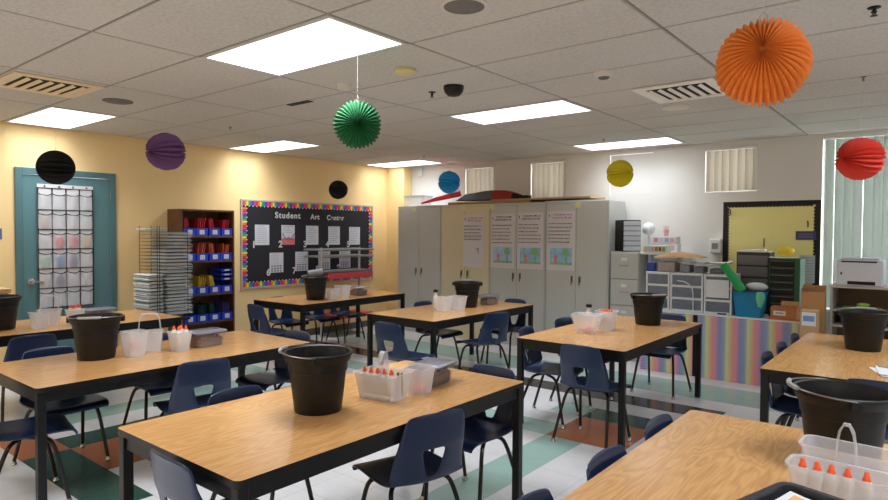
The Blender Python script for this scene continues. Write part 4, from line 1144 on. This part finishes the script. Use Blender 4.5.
# long white board carrying the boxes beside the drawer unit: low shelf behind
t = thing('wall_shelf', 'white low shelf board carrying boxes beside the filing cabinet', 'shelf', (-2.62, 7.42, 0))
box(-.21, .24, -.16, .31, FZ-.028, FZ-.004).build('shelf_board', WHITE, t, bevel=.003)
for s in (-.18+.02, .22): box(s-.012, s+.012, .0, .31, FZ-.13, FZ-.029).build('bracket', WHITE, t)
SB = FZ-.0035
def decobox(x, y, z, w_, d_, h, m, label, name='craft_box', deco=None, rz=0):
    t = thing(name, label, 'box', (x, y, z), rz)
    box(-w_/2, w_/2, -d_/2, d_/2, 0, h).build('box_body', m, t, bevel=.003)
    if deco: deco(t, w_, d_, h)
    return t
def stripes_deco(cols):
    def f(t, w_, d_, h):
        mb = MB()
        for k, c in enumerate(cols):
            x0 = -w_/2+.01+k*(w_-.02)/len(cols); mb.box(x0, x0+(w_-.02)/len(cols)*.8, -d_/2-.0015, -d_/2-.0002, h*.2, h*.8, k)
        mb.build('printed_panel', [mat('print_%d_%d_%d' % c, c, .7) for c in cols], t)
    return f
decobox(-2.655, 7.33, SB, .28, .14, .085, mat('pale_flower_print', (206, 206, 196), .6), 'flowered box with green leaves and red bloom beside the drawer unit', deco=stripes_deco([(226, 196, 120), (170, 196, 220), (220, 150, 160), (90, 160, 80), (198, 44, 50), (80, 170, 80)]))
decobox(-2.60, 7.56, SB, .26, .14, .105, WHITE, 'white box under the lettered box beside the globe', deco=stripes_deco([(206, 210, 220), (214, 170, 180)]))
decobox(-2.62, 7.56, SB+.1055, .28, .15, .085, mat('white_carton', (214, 212, 216), .6), 'white lettered box on top beside the white globe', deco=stripes_deco([(200, 130, 150), (190, 190, 200), (150, 160, 190), (206, 160, 160)]))
t = thing('pencil_cup', 'pink cup of brushes on the white lettered box', 'cup', (-2.63, 7.56, SB+.191))
MB().lathe([(.025, 0), (.032, .08), (.029, .08), (.022, .004)], 18, cap1=True).build('cup_body', PKP, t, smooth=True)
mb = MB()
for k in range(4): a = k*1.6; mb.tube([(.008*math.cos(a), .008*math.sin(a), .006), (.028*math.cos(a), .028*math.sin(a), .13)], .003, 6)
mb.build('brushes', mat('brush_wood', (186, 140, 110), .6), t)

# wall dispenser
t = thing('soap_dispenser', 'white wall dispenser left of the yellow bulletin board', 'dispenser', (-2.085, YB, 1.32))
box(-.065, .065, -.10, 0, 0, .17).build('housing', WHITE, t, bevel=.015)
box(-.035, .035, -.106, -.1005, .05, .12).build('window', mat('grey_window', (130, 134, 142), .3), t, bevel=.002)

# yellow bulletin board
yb = thing('yellow_bulletin_board', 'yellow bulletin board with black scalloped border', 'bulletin board', (-1.525, YB, 1.41))
box(-.495, .495, -.016, 0, -.51, .51).build('board', mat('yellow_board_paper', (246, 236, 158), .8, var=.04, vscale=2), yb)
mb = MB(); W, H = .495, .51; bw_ = .05; y1, y0 = -.0165, -.020
mb.box(-W, W, y0, y1, H-bw_, H).box(-W, W, y0, y1, -H, -H+bw_).box(-W, -W+bw_, y0, y1, -H+bw_, H-bw_).box(W-bw_, W, y0, y1, -H+bw_, H-bw_)
def scal(cx, cz):
    mb.M = Matrix.Translation((cx, y1, cz)) @ Matrix.Rotation(PI/2, 4, 'X'); mb.lathe([(.018, 0), (.018, .0038)], 12, cap1=True); mb.M = Matrix.Identity(4)
k = -W+.07
while k < W-.06: scal(k, H-bw_); scal(k, -H+bw_); k += .036
k = -H+.07
while k < H-.06: scal(-W+bw_, k); scal(W-bw_, k); k += .036
mb.build('scalloped_border', mat('black_border', (36, 30, 34), .8), yb)
t = thing('small_sign', 'small dark blue sign pinned on the yellow bulletin board', 'sign', (-1.165, YB-.021, 1.535))
box(-.10, .095, -.004, 0, -.048, .048).build('sign_panel', mat('navy_sign', (62, 68, 118), .5), t, bevel=.002)
mb = MB()
for zz in (.012, -.016): mb.tube([(-.07+i*.011, -.005, zz+(.008 if i % 2 else -.006)) for i in range(13)], .002, 4)
mb.build('sign_lettering', mat('sign_ink', (190, 180, 150), .6), t)
for (x, z) in ((-1.15, 1.66), (-1.94, 1.80)):
    mb = MB(); mb.tube([(0, 0, -.035), (.003, -.002, 0), (-.002, -.004, .035)], .008, 6)
    tag(mb.build('wall_ornament', mat('olive_metal', (96, 88, 50), .5), loc=(x, YB-.03, z)), 'small dark hanging ornament on the yellow board, %s' % ('above the blue sign' if x > -1.5 else 'upper left corner'), 'ornament')
tag(box(-.005, .005, -.004, 0, -.05, .05).build('hanging_cord', INK, loc=(-1.58, YB-.0165, 1.45)), 'thin dark cord hanging mid yellow board', 'cord')
t = thing('wall_chart', 'pale lined chart on the lower right of the yellow board', 'chart', (-1.15, YB-.0205, 1.17))
box(-.075, .075, -.002, 0, -.15, .15).build('chart_sheet', mat('pale_chart', (196, 202, 206), .8), t)
mb = MB()
for k in range(9): mb.box(-.06, .06, -.0026, -.0021, .12-k*.03, .124-k*.03)
mb.build('chart_lines', LN_, t)

# low counter with rainbow paper
KY0, KY1, KZ = 6.90, 7.52, .69
t = thing('low_counter', 'low counter along the back wall fronted with rainbow paper', 'counter', (-1.88, KY0, 0))
box(-.80, .79, .01, KY1-KY0, 0, KZ-.02).build('counter_body', mat('grey_laminate', (150, 146, 142), .6), t)
box(-.81, .80, -.006, KY1-KY0, KZ-.0195, KZ).build('counter_top', WHITE, t, bevel=.003)
box(-.80, -.215, -.001, .0095, .0, KZ-.02).build('rainbow_paper', ZIG, t)
box(-.165, .79, -.001, .0095, .0, KZ-.02).build('rainbow_paper', ZIG, t)
box(-.214, -.166, .002, .0098, .0, KZ-.02).build('dark_gap', BLACK, t)
KT = KZ+.0005
# plastic drawer carts
DG = mat('smoky_translucent_drawer', (112, 118, 132), .35, var=.35, vscale=25)
def drawer_cart(x0, x1, nrow, label, h=.425, mode=0):
    t = thing('plastic_drawer_cart', label, 'drawer cart', ((x0+x1)/2, 6.93, KT), 0, 'white plastic drawer carts')
    W = (x1-x0)/2; D = .36; mb = MB(); e = .019
    mb.box(-W, -W+e, 0, D, 0, h).box(W-e, W, 0, D, 0, h).box(-W+e, W-e, .33, D, 0, h)
    for k in range(nrow+1):
        z = k*(h-.024)/nrow; mb.box(-W+e, W-e, 0, .33, z, z+.024)
    mb.build('cart_frame', WHITE, t, bevel=.003)
    for k in range(nrow):
        z = k*(h-.024)/nrow+.026; hh = (h-.024)/nrow-.030
        d = box(-W+e+.003, W-e-.003, .004, .32, z, z+hh).build('drawer', DG, t, bevel=.004)
    return t
drawer_cart(-2.63, -2.365, 3, 'white drawer cart nearest the filing cabinet, teal contents at the bottom')
drawer_cart(-2.355, -2.005, 3, 'middle white drawer cart on the low counter')
drawer_cart(-1.995, -1.715, 3, 'white drawer cart with a blank paper taped to its front')
tag(box(-.115, .115, -.0012, 0, -.095, .095).build('taped_paper', PAPER, loc=(-1.855, 6.9175, KT+.275)), 'blank white paper taped on the right drawer cart', 'paper')
tag(box(-.08, .08, -.006, 0, 0, .06).build('teal_pouch', mat('teal_pouch', (60, 170, 160), .5), loc=(-2.49, 6.918, KT+.04), bevel=.006), 'teal pouch at the bottom of the drawer cart by the filing cabinet', 'pouch')
CTZ = KT+.4255
decobox(-2.60, 7.06, CTZ-.0, .09, .16, .10, mat('deep_blue_basket', (34, 64, 140), .5), 'deep blue basket on the left drawer cart', 'blue_basket')
def clearbox(x, w_, h, d_, label, fill, rz=0):
    t = thing('clear_box', label, 'box', (x, 7.08, CTZ), rz)
    mb = MB(); mb.taper(w_*.9, d_*.9, w_, d_, 0, h, 0, False, True, .015); mb.build('box_body', CLEAR, t, smooth=True, angle=35)
    MB().taper(w_+.01, d_+.01, w_+.01, d_+.01, h+.001, h+.012, 0, True, True, .015).build('lid', mat('frosted_lid', (206, 208, 212), .4, alpha=.7), t)
    box(-w_*.4, w_*.4, -d_*.4, d_*.4, .004, h*.75).build('contents', fill, t, bevel=.01)
clearbox(-2.42, .24, .15, .26, 'clear box of beige supplies on the left drawer cart', mat('beige_supplies', (160, 146, 140), .7, var=.3, vscale=30))
clearbox(-2.22, .13, .11, .22, 'clear box of grey supplies on the middle drawer cart', mat('grey_supplies', (120, 124, 138), .7, var=.3, vscale=30))
clearbox(-2.07, .12, .10, .22, 'clear box of blue-grey supplies on the middle drawer cart', mat('bluegrey_supplies', (110, 116, 134), .7, var=.3, vscale=30))
clearbox(-1.89, .17, .075, .24, 'clear box of dark supplies on the right drawer cart', mat('dark_supplies', (100, 94, 96), .7, var=.4, vscale=30))
# crumpled kraft bag over the boxes
mb = MB(); rings = []
for k in range(9):
    u = k/8; x_ = -.26+.52*u; hh = .012+.05*math.sin(PI*u)
    rings.append([(x_, -.13+.02*math.sin(5*u), 0), (x_, .13, 0), (x_, .09, hh*.8), (x_, .0, hh), (x_, -.09, hh*.7)])
mb.loft(rings); tag(mb.build('kraft_bag', KRAFT, loc=(-2.30, 7.09, CTZ+.165), smooth=True, angle=50), 'crumpled brown kraft bag lying over the clear boxes', 'bag')
sheet('art_paper', -1.88, 7.06, CTZ+.10, .26, .22, .3, PAPER, 'curled white and pink paper on the right drawer cart', 'paper', curl=.04)
# white curved lamp in front of the middle cart, and white power bases
t = thing('desk_lamp', 'small white bent-neck lamp standing before the middle drawer cart', 'lamp', (-2.10, 6.905+.0, KT))
# lamp stands on the counter edge
t.location = (-2.05, 6.885, KT) if False else (-2.10, 6.912, KT)
mb = MB(); mb.tube([(0, -.002, .012), (0, -.004, .20), (-.01, -.004, .26), (-.05, -.004, .31), (-.10, -.004, .335), (-.17, -.004, .34)], .0055, 8); mb.build('bent_neck', WHITE, t, smooth=True)
mb = MB(); mb.box(-.15, .03, -.012, .004, 0, .022); mb.build('lamp_base', WHITE, t, bevel=.004)
mb = MB(); mb.box(-.06, .06, -.012, .004, 0, .03, 0); mb.box(-.045, .045, -.0135, -.0122, .006, .022, 1)
tag(mb.build('power_adapter', [WHITE, BLACK], loc=(-1.80, 6.912, KT)), 'white adapter block with dark slot under the right drawer cart', 'adapter')

# blue tub
TY = 7.0
t = thing('storage_tub', 'bright blue plastic tub on the counter before the dark drawers', 'tub', (-1.553, TY, KT))
mb = MB(); mb.taper(.24, .19, .30, .22, 0, .25, 0, False, True, .03); mb.taper(.315, .235, .315, .235, .25, .265, 0, False, False, .03); mb.build('tub_body', mat('cyan_blue_plastic', (22, 130, 178), .4), t, smooth=True, angle=35)
tag(box(-.045, .05, -.03, .03, .0, .05).build('cardboard_strip', KRAFT, loc=(-1.66, 6.985, KT+.2665), bevel=.003), 'tan cardboard strip lying in the top of the blue tub', 'cardboard')
blob('plastic_bag', -1.50, 7.035, KT+.265, .10, .06, .045, mat('white_bag', (204, 206, 210), .5), 'white plastic bag bulging out of the blue tub', 'bag', 4)
mb = MB(); rings = []
for k in range(7):
    u = k/6; rings.append([(.03*math.cos(2*PI*i/10)*(1+.4*math.sin(4*u)), .02*math.sin(2*PI*i/10), -.15*u) for i in range(10)])
mb.loft(rings); tag(mb.build('green_bag', mat('pale_green_bag', (110, 190, 150), .6), loc=(-1.43, 6.862, KT+.27), smooth=True), 'pale green bag hanging over the right of the blue tub', 'bag')
mb = MB(); mb.tube([(-.10, 0, .13), (.09, 0, -.13)], .042, 16)
tag(mb.build('paper_roll', mat('bright_green_roll', (26, 160, 84), .6), loc=(-1.68, 6.84, KT+.41), smooth=True, angle=50), 'bright green roll leaning on the blue tub', 'paper roll')
# dark drawer unit
t = thing('dark_drawer_unit', 'dark grey drawer unit behind the blue tub', 'drawer unit', (-1.605, 7.45, KT))
box(-.165, .165, -.12, .12, 0, .66).build('unit_body', mat('charcoal_plastic', (52, 50, 54), .45), t, bevel=.004)
for k in range(5): box(-.15, .15, -.135, -.1205, .02+k*.125, .125+k*.125).build('drawer', mat('smoky_grey_drawer', (110, 106, 110), .4), t, bevel=.004)
mb = MB(); mb.prism([(-.17, -.10), (.15, -.12), (.16, .08), (-.14, .11)], 0, .012); mb.box(-.12, .1, -.06, .05, .012, .03)
tag(mb.build('paper_pile', PAPER, loc=(-1.605, 7.45, KT+.6605), bevel=.002), 'pile of white papers on the dark grey drawer unit', 'paper')
# green drawer tower
t = thing('green_drawer_tower', 'green-framed tower of black drawers on the counter', 'drawer unit', (-1.28, 7.15, KT))
box(-.13, .155, .0, .30, 0, .605).build('tower_frame', mat('deep_green_plastic', (18, 92, 58), .4), t, bevel=.004)
for k in range(8):
    d = box(-.12, .105, -.012, -.0005, .012+k*.073, .078+k*.073).build('drawer', BLACK, t, bevel=.003)
    MB().box(-.11, .095, -.018, -.0125, .066+k*.073, .071+k*.073).build('drawer_edge', mat('steel_edge', (120, 130, 124), .4), d)
tag(box(-.05, .05, -.03, .03, 0, .03).build('black_clip', BLACK, loc=(-1.09, 7.2, KT+.33)), 'x', 'x') if False else None
blob('yellow_cloth', -1.28, 7.27, KT+.63, .08, .06, .05, mat('bright_yellow_cloth', (236, 206, 60), .8), 'yellow cloth heaped on top of the green drawer tower', 'cloth', 6)
sheet('art_paper', -1.30, 7.24, KT+.606, .26, .20, .1, PAPER, 'white crumpled paper under the yellow cloth', 'paper', curl=.012)
# counter boxes
t = thing('cardboard_box', 'open cardboard box with white label before the green drawer tower', 'box', (-1.225, 6.985, KT+.016), 0)
mb = MB(); w_, d_, h = .23, .16, .115; k = .004
mb.box(-w_/2, w_/2, -d_/2, d_/2, 0, k).box(-w_/2, w_/2, -d_/2, -d_/2+k, k, h).box(-w_/2, w_/2, d_/2-k, d_/2, k, h).box(-w_/2, -w_/2+k, -d_/2+k, d_/2-k, k, h).box(w_/2-k, w_/2, -d_/2+k, d_/2-k, k, h)
mb.build('box_body', mat('orange_kraft', (190, 122, 74), .8), t)
mb = MB(); mb.M = Matrix.Translation((.03, d_/2-.004, h)) @ Matrix.Rotation(R(70), 4, 'X'); mb.box(-.08, .08, 0, .05, 0, .003); mb.build('flap', KRAFT, t)
mb = MB(); mb.box(-.09, .02, -d_/2-.0014, -d_/2-.0002, .03, .075, 0); mb.box(-.07, .0, -d_/2-.002, -d_/2-.0015, .048, .058, 1); mb.build('label_card', [PAPER, LN_], t)
tag(box(-.15, .14, -.09, .085, 0, .014).build('orange_folder', mat('orange_card', (214, 118, 52), .7), loc=(-1.215, 6.985, KT+.0005), bevel=.002), 'orange folder under the labelled cardboard box', 'folder')

# tall cardboard boxes standing right of the counter
t = thing('cardboard_box', 'tall open cardboard box standing right of the rainbow counter', 'box', (-.93, 6.64, 0), R(4))
w_, d_, h = .19, .20, 1.02
mb = MB(); mb.box(-w_/2, w_/2, -d_/2, d_/2, 0, k).box(-w_/2, w_/2, -d_/2, -d_/2+k, k, h).box(-w_/2, w_/2, d_/2-k, d_/2, k, h+.05).box(-w_/2, -w_/2+k, -d_/2+k, d_/2-k, k, h+.03).box(w_/2-k, w_/2, -d_/2+k, d_/2-k, k, h+.03)
mb.build('box_body', KRAFT, t)
t = thing('cardboard_box', 'shorter cardboard box with blue and white shipping label', 'box', (-.925, 6.42, 0), R(2))
box(-.068, .068, -.08, .08, 0, .865).build('box_body', mat('light_kraft', (190, 152, 108), .8), t, bevel=.004)
mb = MB(); mb.box(-.055, .055, -.0815, -.0802, .73, .85, 0); mb.box(-.045, .045, -.082, -.0816, .77, .82, 1); mb.build('shipping_label', [PAPER, mat('label_blue', (120, 150, 200), .7)], t)

# printer shelf
PX0, PX1, PY = -.805, .06, 6.68
t = thing('shelf_unit', 'white open shelf unit under the printer', 'shelf', (PX0, PY, 0))
W = PX1-PX0
SW = mat('offwhite_laminate', (178, 170, 162), .5)
box(0, .02, 0, .40, 0, 1.06).build('side_panel', SW, t, bevel=.002); box(W-.02, W, 0, .40, 0, 1.06).build('side_panel', SW, t, bevel=.002)
box(-.01, W+.01, -.01, .41, 1.0605, 1.08).build('top_panel', SW, t, bevel=.002)
for z in (.08, .45, .70, .84): box(.0205, W-.0205, .0, .39, z, z+.018).build('shelf', SW, t, bevel=.002)
box(.0205, W-.0205, .392, .40, .1, 1.06).build('back_panel', mat('brown_backing', (120, 96, 78), .6), t)
t = thing('printer', 'white laser printer on the shelf unit by the tall window', 'printer', (-.575, PY+.02, 1.0805))
mb = MB(); mb.box(-.185, .165, 0, .32, 0, .235); mb.build('printer_body', mat('printer_white', (206, 210, 222), .4), t, bevel=.012)
box(-.15, .13, .02, .28, .2355, .255).build('top_cover', mat('printer_cover', (190, 196, 206), .4), t, bevel=.006)
box(-.15, .12, -.003, -.0005, .215, .228).build('dark_seam', BLACK, t)
box(-.10, .11, -.006, -.0005, .015, .045).build('output_slot', BLACK, t, bevel=.002)
box(-.155, -.142, -.003, -.0005, .10, .125).build('power_button', INK, t)
for k, (z, col, nm) in enumerate([(.8585, (120, 170, 90), 'green'), (.7185, (206, 196, 180), 'cream'), (.7525, (150, 180, 120), 'pale green'), (.7865, (190, 90, 80), 'red')]):
    tag(box(-.15, .15, -.11, .11, 0, .028 if k else .02).build('book', mat('book_%d' % k, col, .6), loc=(-.57+.02*k, PY+.14, z), rz=.04*k, bevel=.003), '%s flat book lying on the printer shelf unit' % nm, 'book')
blob('green_toy', -.56, PY+.14, .88, .05, .04, .022, mat('lime_plastic', (150, 200, 70), .5), 'lime green plastic piece on the green book below the printer', 'toy', 9)
tag(box(-.13, .13, -.03, .03, 0, .02).build('black_stapler', BLACK, loc=(-.57, PY+.06, .93) if False else (-.255, PY+.10, .8585), rz=.2, bevel=.006), 'black stapler on the shelf under the printer', 'stapler')
for k in range(4):
    mb = MB(); mb.M = Matrix.Rotation(R(-16), 4, 'Y'); mb.box(-.008, .008, -.09, .09, 0, .21)
    tag(mb.build('picture_book', mat('pbook_%d' % k, [(60, 80, 130), (200, 196, 190), (50, 50, 56), (160, 90, 70)][k], .6), loc=(-.20+k*.03, PY+.14, .472 if False else .4735)), ['dark blue', 'white', 'black', 'brown'][k]+' book leaning on the middle shelf of the printer unit', 'book')
# black desk item at the right edge
t = thing('black_desk_fan', 'black desk fan at the right photo edge beside the printer', 'fan', (-.27, PY+.12, 1.0805))
MB().lathe([(.06, 0), (.06, .015), (.012, .02), (.010, .10)], 20, cap1=True).build('fan_base', BLACK, t, smooth=True)
mb = MB(); mb.M = Matrix.Translation((0, 0, .17)) @ Matrix.Rotation(PI/2, 4, 'X'); mb.lathe([(.03, -.05), (.07, -.03), (.08, .0), (.07, .03), (.02, .04)], 24, cap1=True); mb.build('fan_head', BLACK, t, smooth=True)

for o in list(bpy.data.objects):
    if o.type == 'MESH' and not o.users_collection: bpy.data.objects.remove(o)
